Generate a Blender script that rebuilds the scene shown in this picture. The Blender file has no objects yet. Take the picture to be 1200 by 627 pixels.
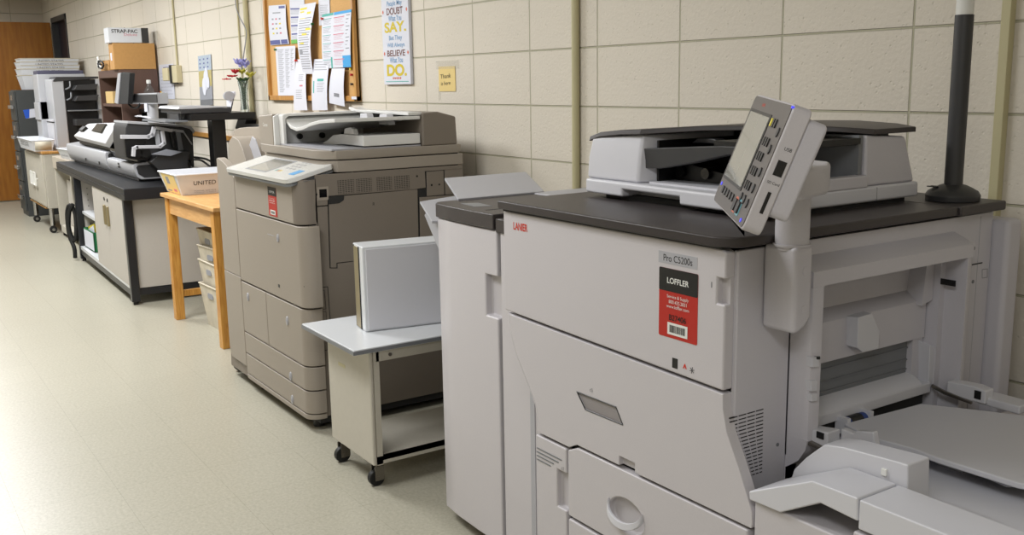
import bpy, bmesh, math, random
from mathutils import Vector, Matrix
random.seed(7)
PI = math.pi
scene = bpy.context.scene
COL = scene.collection

# ------------------------------------------------------------------ camera
CAM = Vector((3.93140, -2.16771, 1.31063))
RT = Vector((0.5555884, 0.8312872, -0.0168286))
UP = Vector((-0.1451207, 0.1168805, 0.9824861))
FW = Vector((-0.8186950, 0.5434157, -0.1855745))
FPX = 1154.1
cd = bpy.data.cameras.new('camera'); cam = bpy.data.objects.new('camera', cd); COL.objects.link(cam)
cd.sensor_width = 36; cd.lens = 36 * FPX / 1200; cd.clip_start = .05
m = Matrix((RT, UP, -FW)).transposed().to_4x4(); m.translation = CAM
cam.matrix_world = m
scene.camera = cam
# ------------------------------------------------------------------ view + light
vs = scene.view_settings
vs.view_transform = 'Standard'; vs.look = 'None'; vs.exposure = 0.05; vs.gamma = 1.0; vs.use_curve_mapping = False
w = bpy.data.worlds.new('world'); scene.world = w; w.use_nodes = True
w.node_tree.nodes['Background'].inputs[0].default_value = (.9, .93, 1, 1)
w.node_tree.nodes['Background'].inputs[1].default_value = .05
LIGHTS = [(-8.3, -1.6, 22), (-5.9, -1.6, 58), (-3.5, -1.6, 64), (-1.1, -1.6, 64), (1.4, -2.0, 34), (4.2, -2.6, 30)]
def area(name, loc, sx, sy, power, col=(.975, .985, 1), rot=(0, 0, 0)):
    l = bpy.data.lights.new(name, 'AREA'); l.shape = 'RECTANGLE'; l.size = sx; l.size_y = sy; l.energy = power; l.color = col
    o = bpy.data.objects.new(name, l); o.location = loc; o.rotation_euler = rot; COL.objects.link(o)
    return o
for i, (x, y, p) in enumerate(LIGHTS):
    area('ceiling_lamp', (x, y, 2.36), 1.2, .6, p)

# ------------------------------------------------------------------ helpers
def at(a, b, x=None, y=None, z=None):
    """point of a real plane (x=, y= or z=) seen at the photograph's position a, b"""
    d = FW + RT * ((a - 600) / FPX) + UP * ((313.5 - b) / FPX)
    if x is not None: t = (x - CAM.x) / d.x
    elif y is not None: t = (y - CAM.y) / d.y
    else: t = (z - CAM.z) / d.z
    return CAM + d * t
def lin(c):
    if isinstance(c, str): c = [int(c[i:i + 2], 16) / 255 for i in (0, 2, 4)]
    return tuple(((v + .055) / 1.055) ** 2.4 if v > .04045 else v / 12.92 for v in c) + (1,)
def mat(name, c, rough=.5, metal=0, var=.0, scale=60, bump=0, spec=.5, emit=0, alpha=1, trans=0, coat=0):
    m = bpy.data.materials.new(name); m.use_nodes = True
    nt = m.node_tree; b = nt.nodes['Principled BSDF']; c = lin(c)
    b.inputs['Base Color'].default_value = c; b.inputs['Roughness'].default_value = rough; b.inputs['Metallic'].default_value = metal
    b.inputs['Specular IOR Level'].default_value = spec
    b.inputs['Coat Weight'].default_value = coat
    if trans: b.inputs['Transmission Weight'].default_value = trans; b.inputs['IOR'].default_value = 1.2
    if alpha < 1: b.inputs['Alpha'].default_value = alpha
    if emit: b.inputs['Emission Color'].default_value = c; b.inputs['Emission Strength'].default_value = emit
    if var or bump:
        tc = nt.nodes.new('ShaderNodeTexCoord'); n = nt.nodes.new('ShaderNodeTexNoise'); n.inputs['Scale'].default_value = scale; n.inputs['Detail'].default_value = 4
        nt.links.new(tc.outputs['Object'], n.inputs['Vector'])
        if var:
            r = nt.nodes.new('ShaderNodeValToRGB'); r.color_ramp.elements[0].position = .3; r.color_ramp.elements[1].position = .7
            r.color_ramp.elements[0].color = tuple(v * (1 - var) for v in c[:3]) + (1,); r.color_ramp.elements[1].color = tuple(min(1, v * (1 + var)) for v in c[:3]) + (1,)
            nt.links.new(n.outputs['Fac'], r.inputs[0]); nt.links.new(r.outputs[0], b.inputs['Base Color'])
        if bump:
            u = nt.nodes.new('ShaderNodeBump'); u.inputs['Strength'].default_value = bump; u.inputs['Distance'].default_value = .001
            nt.links.new(n.outputs['Fac'], u.inputs['Height']); nt.links.new(u.outputs[0], b.inputs['Normal'])
    return m
def nd(nt, t, **k):
    n = nt.nodes.new(t)
    for a, v in k.items(): setattr(n, a, v)
    return n
def wood(name, c1, c2, axis='X', scale=6, rough=.4):
    m = mat(name, c1, rough); nt = m.node_tree; b = nt.nodes['Principled BSDF']
    tc = nd(nt, 'ShaderNodeTexCoord'); mp = nd(nt, 'ShaderNodeMapping')
    sc = {'X': (1, 9, 9), 'Y': (9, 1, 9), 'Z': (9, 9, 1)}[axis]
    mp.inputs['Scale'].default_value = sc
    n = nd(nt, 'ShaderNodeTexNoise'); n.inputs['Scale'].default_value = scale; n.inputs['Detail'].default_value = 6; n.inputs['Distortion'].default_value = .6
    r = nd(nt, 'ShaderNodeValToRGB'); r.color_ramp.elements[0].position = .35; r.color_ramp.elements[1].position = .68
    r.color_ramp.elements[0].color = lin(c2); r.color_ramp.elements[1].color = lin(c1)
    L = nt.links.new
    L(tc.outputs['Object'], mp.inputs[0]); L(mp.outputs[0], n.inputs['Vector']); L(n.outputs['Fac'], r.inputs[0]); L(r.outputs[0], b.inputs['Base Color'])
    return m

class MB:
    def __init__(s): s.bm = bmesh.new(); s.mi = 0; s.M = None
    def _add(s, vs, fs):
        if s.M is not None: vs = [s.M @ Vector(v) for v in vs]
        b = [s.bm.verts.new(v) for v in vs]
        for f in fs:
            try:
                fc = s.bm.faces.new([b[i] for i in f]); fc.material_index = s.mi
            except ValueError: pass
        return s
    def box(s, x0, x1, y0, y1, z0, z1):
        return s._add([(x, y, z) for z in (z0, z1) for y in (y0, y1) for x in (x0, x1)],
                      [(0, 2, 3, 1), (4, 5, 7, 6), (0, 1, 5, 4), (2, 6, 7, 3), (0, 4, 6, 2), (1, 3, 7, 5)])
    def prism(s, pts, ax, lo, hi, pts2=None):
        pts2 = pts2 or pts; n = len(pts)
        def P(p, t): return {'y': (p[0], t, p[1]), 'x': (t, p[0], p[1]), 'z': (p[0], p[1], t)}[ax]
        return s._add([P(p, lo) for p in pts] + [P(p, hi) for p in pts2],
                      [tuple(range(n - 1, -1, -1)), tuple(range(n, 2 * n))] + [(i, (i + 1) % n, n + (i + 1) % n, n + i) for i in range(n)])
    def loft(s, rings, cap=True, close=True):
        n = len(rings[0]); vs = [v for r in rings for v in r]; fs = []
        for k in range(len(rings) - 1):
            for i in range(n if close else n - 1):
                j = (i + 1) % n; fs.append((k * n + i, k * n + j, (k + 1) * n + j, (k + 1) * n + i))
        if cap: fs += [tuple(range(n - 1, -1, -1)), tuple(range((len(rings) - 1) * n, len(rings) * n))]
        return s._add(vs, fs)
    def lathe(s, prof, c=(0, 0, 0), n=24):
        rings = [[(c[0] + r * math.cos(2 * PI * i / n), c[1] + r * math.sin(2 * PI * i / n), c[2] + z) for i in range(n)] for r, z in prof]
        return s.loft(rings)
    def cyl(s, p, q, r, r2=None, n=16):
        p = Vector(p); q = Vector(q); d = (q - p).normalized(); a = d.orthogonal().normalized(); b = d.cross(a); r2 = r if r2 is None else r2
        return s.loft([[tuple(c + (a * math.cos(2 * PI * i / n) + b * math.sin(2 * PI * i / n)) * rr) for i in range(n)] for c, rr in ((p, r), (q, r2))])
    def tube(s, path, r, n=8, sub=4):
        P = [Vector(p) for p in path]
        if sub > 1 and len(P) > 2:
            Q = []
            for i in range(len(P) - 1):
                p0 = P[max(i - 1, 0)]; p1 = P[i]; p2 = P[i + 1]; p3 = P[min(i + 2, len(P) - 1)]
                for k in range(sub):
                    t = k / sub
                    Q.append(.5 * ((2 * p1) + (p2 - p0) * t + (2 * p0 - 5 * p1 + 4 * p2 - p3) * t * t + (3 * p1 - p0 - 3 * p2 + p3) * t ** 3))
            Q.append(P[-1]); P = Q
        rings = []; a = None
        for i, p in enumerate(P):
            d = (P[min(i + 1, len(P) - 1)] - P[max(i - 1, 0)]).normalized()
            a = d.orthogonal().normalized() if a is None else (a - d * a.dot(d)).normalized()
            b = d.cross(a); rings.append([tuple(p + (a * math.cos(2 * PI * k / n) + b * math.sin(2 * PI * k / n)) * r) for k in range(n)])
        return s.loft(rings)
    def ball(s, c, r, n=10, sc=(1, 1, 1)):
        rings = []
        for k in range(1, n):
            t = PI * k / n; rings.append([(c[0] + sc[0] * r * math.sin(t) * math.cos(2 * PI * i / (2 * n)), c[1] + sc[1] * r * math.sin(t) * math.sin(2 * PI * i / (2 * n)), c[2] - sc[2] * r * math.cos(t)) for i in range(2 * n)])
        return s.loft(rings)
    def build(s, name, mats, parent=None, bevel=0, seg=2, smooth=True, local=False, cutters=None, ang=35):
        bmesh.ops.recalc_face_normals(s.bm, faces=s.bm.faces)
        if parent is not None and not local:
            s.bm.transform(chain(parent).inverted())
        me = bpy.data.meshes.new(name); s.bm.to_mesh(me); s.bm.free()
        for mm in (mats if isinstance(mats, (list, tuple)) else [mats]): me.materials.append(mm)
        o = bpy.data.objects.new(name, me); COL.objects.link(o)
        if parent is not None: o.parent = parent
        if cutters is not None:
            bmesh.ops.recalc_face_normals(cutters.bm, faces=cutters.bm.faces)
            if parent is not None and not local: cutters.bm.transform(chain(parent).inverted())
            cm = bpy.data.meshes.new('cut'); cutters.bm.to_mesh(cm); co = bpy.data.objects.new('cut', cm); COL.objects.link(co)
            if parent is not None: co.parent = parent
            md = o.modifiers.new('b', 'BOOLEAN'); md.object = co; md.operation = 'DIFFERENCE'; md.solver = 'EXACT'
            dg = bpy.context.evaluated_depsgraph_get(); dg.update()
            nm = bpy.data.meshes.new_from_object(o.evaluated_get(dg)); o.modifiers.clear(); o.data = nm; me = nm
            bpy.data.objects.remove(co)
        if bevel:
            md = o.modifiers.new('bevel', 'BEVEL'); md.width = bevel; md.segments = seg; md.limit_method = 'ANGLE'; md.angle_limit = math.radians(ang); md.harden_normals = True
        if smooth:
            for p in me.polygons: p.use_smooth = True
            if not bevel: me.set_sharp_from_angle(angle=math.radians(40))
        return o
def chain(o):
    M = o.matrix_basis.copy()
    while o.parent: o = o.parent; M = o.matrix_basis @ M
    return M
def tag(o, label, cat, group=None, kind=None):
    if label: o['label'] = label
    if cat: o['category'] = cat
    if group: o['group'] = group
    if kind: o['kind'] = kind
    return o
def thing(name, label, cat, loc=(0, 0, 0), rz=0, group=None):
    o = bpy.data.objects.new(name, None); COL.objects.link(o); o.location = loc; o.rotation_euler = (0, 0, rz); o.empty_display_size = .05
    return tag(o, label, cat, group)
def struct(name, mb, m, **k):
    o = mb.build(name, m, **k); o['kind'] = 'structure'; return o
def lettering(txt, m, parent, org, xd, yd, width=None, height=None, lift=.0006, name='lettering', depth=.0004, align='C', bold=0):
    """text standing on a surface: org is the centre (or left end) of the line, xd along it, yd its up direction"""
    c = bpy.data.curves.new(name, 'FONT'); c.body = txt; c.align_x = 'LEFT'; c.extrude = 0; c.offset = bold
    t = bpy.data.objects.new(name, c); COL.objects.link(t)
    dg = bpy.context.evaluated_depsgraph_get(); dg.update()
    me = bpy.data.meshes.new_from_object(t.evaluated_get(dg)); bpy.data.objects.remove(t)
    xs = [v.co.x for v in me.vertices]; ys = [v.co.y for v in me.vertices]
    w0, h0 = max(xs) - min(xs), max(ys) - min(ys)
    sx = width / w0 if width else height / h0
    sy = height / h0 if height else sx
    xd = Vector(xd).normalized(); yd = Vector(yd).normalized(); n = xd.cross(yd)
    cx = (max(xs) + min(xs)) / 2 if align == 'C' else min(xs); cy = (max(ys) + min(ys)) / 2
    Mi = chain(parent).inverted() if parent is not None else Matrix()
    for v in me.vertices:
        p = Vector(org) + xd * ((v.co.x - cx) * sx) + yd * ((v.co.y - cy) * sy) + n * lift
        v.co = Mi @ p
    me.materials.clear(); me.materials.append(m)
    o = bpy.data.objects.new(name, me); COL.objects.link(o)
    if parent is not None: o.parent = parent
    return o
def copy_tree(o, parent=None, loc=None, rot=None):
    c = o.copy(); COL.objects.link(c)
    if parent is not None: c.parent = parent
    if loc is not None: c.location = loc
    if rot is not None: c.rotation_euler = rot
    for ch in list(o.children): copy_tree(ch, c)
    return c
def yz(pts, x): return [tuple(at(a, b, x=x))[1:] for a, b in pts]
def xz(pts, y):
    r = []
    for a, b in pts: p = at(a, b, y=y); r.append((p.x, p.z))
    return r
def rrect(x0, x1, y0, y1, r, n=4):
    out = []
    for cx, cy, a in ((x1 - r, y1 - r, 0), (x0 + r, y1 - r, 90), (x0 + r, y0 + r, 180), (x1 - r, y0 + r, 270)):
        for k in range(n + 1):
            t = math.radians(a + 90 * k / n); out.append((cx + r * math.cos(t), cy + r * math.sin(t)))
    return out
X1 = (1, 0, 0); Y1 = (0, 1, 0); Z1 = (0, 0, 1)

# ------------------------------------------------------------------ materials
M = {}
M['white'] = mat('printer_white', (.765, .75, .76), .42, var=.02, scale=400)
M['white2'] = mat('printer_side_white', (.765, .755, .775), .45, var=.02, scale=400)
M['whitelite'] = mat('tray_pale_grey', (.80, .80, .82), .38)
M['grey_lite'] = mat('light_grey_plastic', (.66, .66, .68), .42)
M['gap'] = mat('seam_dark', (.13, .13, .13), .7)
M['dark'] = mat('dark_cover', (.235, .215, .215), .42, var=.05, scale=300, bump=.1)
M['black'] = mat('black_plastic', (.05, .05, .055), .4)
M['blackgl'] = mat('glossy_black', (.035, .035, .04), .15)
M['dgrey'] = mat('dark_grey_plastic', (.20, .20, .205), .45)
M['panelgrey'] = mat('panel_grey', (.36, .34, .33), .4)
M['midgrey'] = mat('mid_grey_plastic', (.45, .46, .475), .4)
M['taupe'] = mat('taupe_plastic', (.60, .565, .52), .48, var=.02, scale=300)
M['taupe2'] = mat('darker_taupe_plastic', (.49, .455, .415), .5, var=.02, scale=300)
M['cream'] = mat('cream_plastic', (.86, .86, .85), .28)
M['red'] = mat('label_red', (.70, .13, .09), .35)
M['redtxt'] = mat('red_print', (.80, .18, .08), .4)
M['blk'] = mat('black_print', (.06, .06, .06), .5)
M['wht'] = mat('white_print', (.88, .88, .86), .5)
M['silver'] = mat('silver_plastic', (.70, .705, .72), .35)
M['chrome'] = mat('chrome', (.75, .75, .75), .2, metal=1)
M['steel'] = mat('steel', (.5, .48, .45), .35, metal=.9)
M['rubber'] = mat('black_rubber', (.05, .05, .05), .6)
M['cart'] = mat('cart_cream', (.735, .715, .665), .45, var=.02, scale=50)
M['carttop'] = mat('cart_top_white', (.83, .84, .85), .3)
M['lite'] = mat('laminate_light', (.73, .71, .68), .5, var=.015, scale=80)
M['beige'] = mat('desk_beige', (.72, .68, .62), .5)
M['benchblk'] = mat('bench_black', (.115, .12, .135), .35, var=.08, scale=200)
M['tote'] = mat('corrugated_white', (.83, .84, .86), .55, var=.02, scale=30)
M['tote2'] = mat('corrugated_worn', (.78, .75, .68), .6, var=.12, scale=14)
M['paper'] = mat('paper', (.83, .84, .88), .6)
M['papergr'] = mat('printed_grey', (.56, .57, .60), .6)
M['pgreen'] = mat('printed_green', (.40, .68, .30), .6)
M['pblue'] = mat('printed_blue', (.25, .62, .85), .6)
M['pnavy'] = mat('printed_navy', (.33, .36, .58), .6)
M['pteal'] = mat('printed_teal', (.30, .66, .62), .6)
M['pink'] = mat('printed_pink', (.78, .45, .52), .6)
M['pyel'] = mat('printed_yellow', (.88, .82, .25), .6)
M['note'] = mat('yellow_note', (.90, .80, .52), .6)
M['tape'] = mat('clear_tape', (.85, .84, .80), .25, alpha=.14)
M['cork'] = mat('cork', (.80, .63, .40), .8, var=.10, scale=160, bump=.3)
M['oak'] = wood('oak_frame', (.76, .57, .30), (.66, .46, .22), 'Z')
M['table'] = wood('table_wood', (.83, .62, .30), (.72, .49, .20), 'Z', 9)
M['tabletop'] = wood('table_top_wood', (.86, .68, .44), (.79, .59, .36), 'X', 9)
M['door'] = wood('door_wood', (.64, .42, .14), (.56, .345, .10), 'Z', 3, .35)
M['brownlam'] = mat('brown_laminate', (.37, .275, .235), .5, var=.05, scale=80)
M['card'] = mat('cardboard', (.74, .56, .33), .75, var=.04, scale=50)
M['card2'] = mat('cardboard_pale', (.80, .68, .45), .75)
M['cab'] = mat('cabinet_charcoal', (.24, .25, .25), .5, var=.04, scale=60)
M['capblue'] = mat('blue_grey_cap', (.30, .30, .38), .5)
M['badge'] = mat('badge_grey', (.56, .54, .54), .5)
M['navy'] = mat('dark_room_navy', (.07, .075, .13), .5)
M['green'] = mat('green_card', (.05, .42, .22), .5)
M['blue'] = mat('blue_print', (.12, .33, .75), .5)
M['bluelite'] = mat('blue_plastic', (.15, .25, .50), .4)
M['pipe'] = mat('painted_conduit', (.74, .71, .56), .5)
M['ivory'] = mat('ivory_plastic', (.80, .76, .62), .45)
M['glass'] = mat('clear_glass', (.93, .96, .96), .03, trans=.95)
M['screen'] = mat('lcd_screen', (.55, .55, .52), .12, coat=.5)
M['stemg'] = mat('leaf_green', (.16, .28, .12), .6)
M['lav'] = mat('lavender_petals', (.60, .60, .84), .6)
M['redp'] = mat('red_petals', (.70, .06, .14), .6)
M['yelp'] = mat('yellow_green_petals', (.72, .70, .25), .6)
M['terra'] = mat('terracotta', (.52, .29, .18), .7)
M['led'] = mat('blue_led', (.3, .3, 1), .4, emit=.6)
M['orange'] = mat('orange_ring', (.80, .38, .25), .4)
M['cyan'] = mat('cyan_ring', (.45, .70, .75), .4)
M['gold'] = mat('brushed_handle', (.60, .55, .42), .4, metal=.6)

# wall: painted stack-bond concrete block
def wall_mat():
    m = mat('painted_block', (.80, .78, .72), .6); nt = m.node_tree; b = nt.nodes['Principled BSDF']; L = nt.links.new
    g = nd(nt, 'ShaderNodeNewGeometry'); sp = nd(nt, 'ShaderNodeSeparateXYZ'); L(g.outputs['Position'], sp.inputs[0])
    ad = nd(nt, 'ShaderNodeMath', operation='ADD'); L(sp.outputs['X'], ad.inputs[0]); L(sp.outputs['Y'], ad.inputs[1])
    cb = nd(nt, 'ShaderNodeCombineXYZ'); L(ad.outputs[0], cb.inputs[0]); L(sp.outputs['Z'], cb.inputs[1])
    mp = nd(nt, 'ShaderNodeMapping'); mp.inputs['Location'].default_value = (40 * .4064 + .0, .0, 0); L(cb.outputs[0], mp.inputs[0])
    br = nd(nt, 'ShaderNodeTexBrick'); br.offset = 0; br.squash = 1
    for k, v in (('Scale', 1), ('Mortar Size', .0035), ('Mortar Smooth', .45), ('Brick Width', .4064), ('Row Height', .2032), ('Bias', 0)): br.inputs[k].default_value = v
    br.inputs['Color1'].default_value = lin((.86, .83, .775)); br.inputs['Color2'].default_value = lin((.845, .815, .76)); br.inputs['Mortar'].default_value = lin((.70, .685, .59))
    L(mp.outputs[0], br.inputs['Vector']); 
    n = nd(nt, 'ShaderNodeTexNoise'); n.inputs['Scale'].default_value = 90; n.inputs['Detail'].default_value = 5; L(g.outputs['Position'], n.inputs['Vector'])
    v = nd(nt, 'ShaderNodeTexVoronoi'); v.inputs['Scale'].default_value = 55; L(g.outputs['Position'], v.inputs['Vector'])
    n3 = nd(nt, 'ShaderNodeTexNoise'); n3.inputs['Scale'].default_value = 1.3; L(g.outputs['Position'], n3.inputs['Vector'])
    pit = nd(nt, 'ShaderNodeMapRange'); pit.inputs[1].default_value = .06; pit.inputs[2].default_value = .2; L(v.outputs['Distance'], pit.inputs[0])
    a1 = nd(nt, 'ShaderNodeMath', operation='MULTIPLY_ADD'); L(n.outputs['Fac'], a1.inputs[0]); a1.inputs[1].default_value = 1.4; L(pit.outputs[0], a1.inputs[2])
    a2 = nd(nt, 'ShaderNodeMath', operation='MULTIPLY_ADD'); L(br.outputs['Fac'], a2.inputs[0]); a2.inputs[1].default_value = -3.5; L(a1.outputs[0], a2.inputs[2])
    bu = nd(nt, 'ShaderNodeBump'); bu.inputs['Strength'].default_value = .8; bu.inputs['Distance'].default_value = .0016; L(a2.outputs[0], bu.inputs['Height']); L(bu.outputs[0], b.inputs['Normal'])
    mx = nd(nt, 'ShaderNodeMixRGB', blend_type='MULTIPLY'); mx.inputs[0].default_value = 1; L(br.outputs['Color'], mx.inputs[1])
    rr = nd(nt, 'ShaderNodeValToRGB'); rr.color_ramp.elements[0].color = (.96, .96, .95, 1); rr.color_ramp.elements[1].color = (1, 1, 1, 1); L(n3.outputs['Fac'], rr.inputs[0]); L(rr.outputs[0], mx.inputs[2])
    L(mx.outputs[0], b.inputs['Base Color'])
    return m
M['wall'] = wall_mat()
def floor_mat():
    m = mat('speckled_tile', (.75, .73, .62), .34, spec=.4); nt = m.node_tree; b = nt.nodes['Principled BSDF']; L = nt.links.new
    g = nd(nt, 'ShaderNodeNewGeometry'); mp = nd(nt, 'ShaderNodeMapping'); mp.inputs['Location'].default_value = (60 * .3048 - .01, 60 * .3048 + .955 - 3 * .3048, 0); L(g.outputs['Position'], mp.inputs[0])
    br = nd(nt, 'ShaderNodeTexBrick'); br.offset = 0; br.squash = 1
    for k, v in (('Scale', 1), ('Mortar Size', .0011), ('Mortar Smooth', .3), ('Brick Width', .3048), ('Row Height', .3048), ('Bias', 0)): br.inputs[k].default_value = v
    br.inputs['Color1'].default_value = lin((.70, .685, .625)); br.inputs['Color2'].default_value = lin((.69, .675, .615)); br.inputs['Mortar'].default_value = lin((.62, .605, .54)); L(mp.outputs[0], br.inputs['Vector'])
    n = nd(nt, 'ShaderNodeTexNoise'); n.inputs['Scale'].default_value = 95; n.inputs['Detail'].default_value = 6; n.inputs['Roughness'].default_value = .7; L(g.outputs['Position'], n.inputs['Vector'])
    r = nd(nt, 'ShaderNodeValToRGB'); e = r.color_ramp.elements; e[0].position = .33; e[0].color = (.79, .78, .74, 1); e[1].position = .62; e[1].color = (1.02, 1.02, 1.02, 1); L(n.outputs['Fac'], r.inputs[0])
    mx = nd(nt, 'ShaderNodeMixRGB', blend_type='MULTIPLY'); mx.inputs[0].default_value = 1; L(br.outputs['Color'], mx.inputs[1]); L(r.outputs[0], mx.inputs[2]); L(mx.outputs[0], b.inputs['Base Color'])
    bu = nd(nt, 'ShaderNodeBump'); bu.inputs['Strength'].default_value = .15; bu.inputs['Distance'].default_value = .001; bu.invert = True; L(br.outputs['Fac'], bu.inputs['Height']); L(bu.outputs[0], b.inputs['Normal'])
    return m
M['floor'] = floor_mat()
M['ceil'] = mat('ceiling_tile', (.80, .79, .76), .8, var=.03, scale=90)
M['basebd'] = mat('vinyl_base', (.16, .15, .14), .5)

# ------------------------------------------------------------------ room
XL, XR, YF, ZC = -9.80, 5.6, -4.4, 2.42
struct('floor', MB().box(XL - .1, XR, YF, .6, -.05, 0), M['floor'], smooth=False)
struct('ceiling', MB().box(XL - .1, XR, YF, .6, ZC, ZC + .05), M['ceil'], smooth=False)
DX0, DX1, DZ = -9.19, -8.27, 2.145
mb = MB(); mb.box(DX1, XR, 0, .12, 0, ZC); mb.box(XL, DX0, 0, .12, 0, ZC); mb.box(DX0, DX1, 0, .12, DZ, ZC)
struct('wall_back', mb, M['wall'], smooth=False)
struct('wall_left', MB().box(XL - .1, XL, YF, .12, 0, ZC), M['wall'], smooth=False)
struct('wall_right', MB().box(XR, XR + .1, YF, .12, 0, ZC), M['wall'], smooth=False)
struct('wall_front', MB().box(XL, XR, YF - .1, YF, 0, ZC), M['wall'], smooth=False)
struct('baseboard_back', MB().box(DX1 + .08, XR, -.006, 0, 0, .10), M['basebd'], smooth=False)
struct('baseboard_left', MB().box(XL, XL + .006, YF, 0, 0, .10), M['basebd'], smooth=False)
# doorway with a panel coloured as the dark room beyond, frame; brown door leaf standing open at right angles
f = MB(); f.box(DX0, DX0 + .04, -.012, .12, 0, DZ); f.box(DX1 - .04, DX1, -.012, .12, 0, DZ); f.box(DX0, DX1, -.012, .12, DZ - .06, DZ)
struct('door_frame', f, M['dgrey'], bevel=.003)
d1 = struct('dark_room_panel', MB().box(DX0 + .04, DX1 - .04, .06, .10, 0, DZ - .06), M['navy'])
p = at(65, 51, y=.055); MB().box(p.x - .05, p.x + .05, .052, .06, p.z - .07, p.z + .07).build('notice_plate', M['papergr'], d1)
d2 = struct('door_2', MB().box(DX0 - .045, DX0, -.93, -.02, .012, 2.095), M['door'], bevel=.002)
mb = MB(); mb.cyl((DX0, -.86, .98), (DX0 + .05, -.86, .98), .012); mb.box(DX0 + .04, DX0 + .06, -.87, -.75, .97, .99); mb.build('door_handle', M['steel'], d2)
# low yellow rail along the wall behind the tables
a = at(225, 156, y=0); b = at(286, 167, y=0)
struct('trim_1', MB().prism([(-4.2, .955), (-.25, .93), (-.25, .96), (-4.2, .985)], 'y', -.018, 0), M['oak'])
# conduits
def conduit(px, r, z0, z1, label, name='conduit', m='pipe', y=None):
    x = at(px, 50, y=-r).x
    y = -r - .001 if y is None else y
    o = MB().cyl((x, y, z0), (x, y, z1), r, n=12).build(name, M[m]); return tag(o, label, 'conduit')
conduit(206, .008, 1.47, ZC - .002, 'thin cream conduit running up the wall from the ivory outlet box')
conduit(281, .006, .96, ZC - .002, 'thinnest grey-green conduit, just left of the thick one by the bulletin board')
conduit(290.5, .016, .0, ZC - .002, 'thick cream conduit left of the bulletin board')
conduit(674.5, .014, .0, ZC - .002, 'olive cream conduit on the wall above the printer finisher')
x = at(1176, 60, y=-.02).x
tag(MB().box(x - .011, x + .011, -.022, -.0, .0, ZC - .002).build('wire_channel', M['pipe'], bevel=.002), 'square cream wire channel on the wall right of the signal light pole', 'wire channel')
tag(MB().tube([at(275.5, -60, y=-.05), at(276, 0, y=-.05), at(280, 18, y=-.05), at(287, 32, y=-.05), at(288.5, 42, y=-.05), at(285, 68, y=-.05), at(283, 82, y=-.06)], .0035, 6).build('hanging_wire', M['papergr']),
    'thin grey wire hanging loosely in front of the conduits above the flowers', 'wire')

# ------------------------------------------------------------------ large production printer
P = thing('production_printer', 'large white production printer with black top cover and black-and-red service sticker', 'printer', (2.42, -.5, 0))
XS = 2.765; FY = -.95
cut = MB(); cut.box(2.69, 2.9, -.745, -.32, .55, .935)
mb = MB(); mb.box(2.19, 2.7535, -.925, -.157, .04, 1.018)
body = mb.build('body', M['gap'], P, cutters=cut)
# side skins
sk = MB(); sk.box(2.754, XS, -.928, -.7905, .05, 1.02); sk.build('side_panel', M['white2'], P, bevel=.003)
sk = MB(); sk.box(2.755, XS, -.789, -.16, .955, 1.02); sk.box(2.755, XS, -.302, -.16, .05, .955); sk.box(2.755, XS, -.789, -.76, .05, .955); sk.box(2.755, XS, -.789, -.30, .05, .62)
sk.build('side_panel', M['white2'], P)
sk = MB(); sk.box(2.19, 2.76, -.16, -.15, .04, 1.02);  sk.build('rear_panel', M['white2'], P)
# protruding frame round the feed opening
FX = 2.812
yz0 = -.789; yi0 = -.760; yo1 = -.300; yi1 = -.318; zt = .972; zi = .945; zb = .645
fr = MB()
fr.prism([(XS - .01, yz0), (FX - .012, yz0), (FX - .003, yz0 + .004), (FX, yz0 + .012), (FX, yi0), (XS - .01, yi0)], 'z', .66, zi)
fr.prism([(XS - .01, .66), (FX, .66), (FX - .003, .642), (FX - .018, .618), (XS + .006, .600), (XS - .01, .59)], 'y', yz0, yi0)
fr.prism([(XS - .01, yi1), (FX, yi1), (FX, yo1 - .006), (FX - .004, yo1), (XS - .01, yo1)], 'z', .60, zi)
fr.prism([(XS - .01, zi), (FX, zi), (FX, zt), (XS, zt + .02), (XS - .01, zt + .02)], 'y', yz0, yo1)
fr.build('opening_frame', M['white2'], P)
# foot of the frame curving back
MB().box(2.7536, XS, -.7905, -.76, .40, .62).build('frame_foot', M['white2'], P)
# inside of the opening
zs0, zs1 = at(1000, 462, x=2.725).z, at(1020, 410, x=2.725).z
rc = MB()
rc.box(2.70, 2.712, -.76, -.318, .83, .945)
rc.prism([(2.70, .868), (2.712, .868), (2.738, .848), (2.738, zs1 + .004), (2.70, zs1 + .004)], 'y', -.76, -.338)
rc.box(2.70, XS, -.335, -.318, .6, .946); rc.box(2.70, XS, -.762, -.752, .6, .946); rc.box(2.70, XS, -.752, -.335, .9455, .95)
rc.prism([(-.336, .946), (-.336, .85), (-.372, .842), (-.36, .946)], 'x', 2.70, 2.75)
rc.box(2.70, 2.735, -.372, -.338, .60, .786)
rc.build('opening_liner', M['white2'], P)
def side_wedge(pts, x0, x1, name, m, bev=.002):
    return MB().prism(yz(pts, x1), 'x', x0, x1).build(name, m, P, bevel=bev)
# grey slatted inner plate
sp = MB(); ya, yb = -.752, at(1078, 420, x=2.725).y
zs0, zs1 = at(1000, 462, x=2.725).z, at(1020, 410, x=2.725).z
sp.box(2.70, 2.722, ya, yb, zs0, zs1)
for zz in (zs1 - .016, zs1 - .042, zs0 + .022, zs0 + .010): sp.box(2.722, 2.7245, ya, yb - .006, zz - .0015, zz + .0015)
sp.build('inner_plate', M['midgrey'], P)
MB().box(2.70, 2.7235, ya, yb, zs1, zs1 + .004).build('plate_seam', M['gap'], P)
MB().box(2.70, 2.7235, ya, yb, zs0 - .004, zs0).build('plate_seam', M['gap'], P)
MB().box(2.70, 2.7235, yb, yb + .003, zs0, zs1 + .004).build('plate_seam', M['gap'], P)
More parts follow.
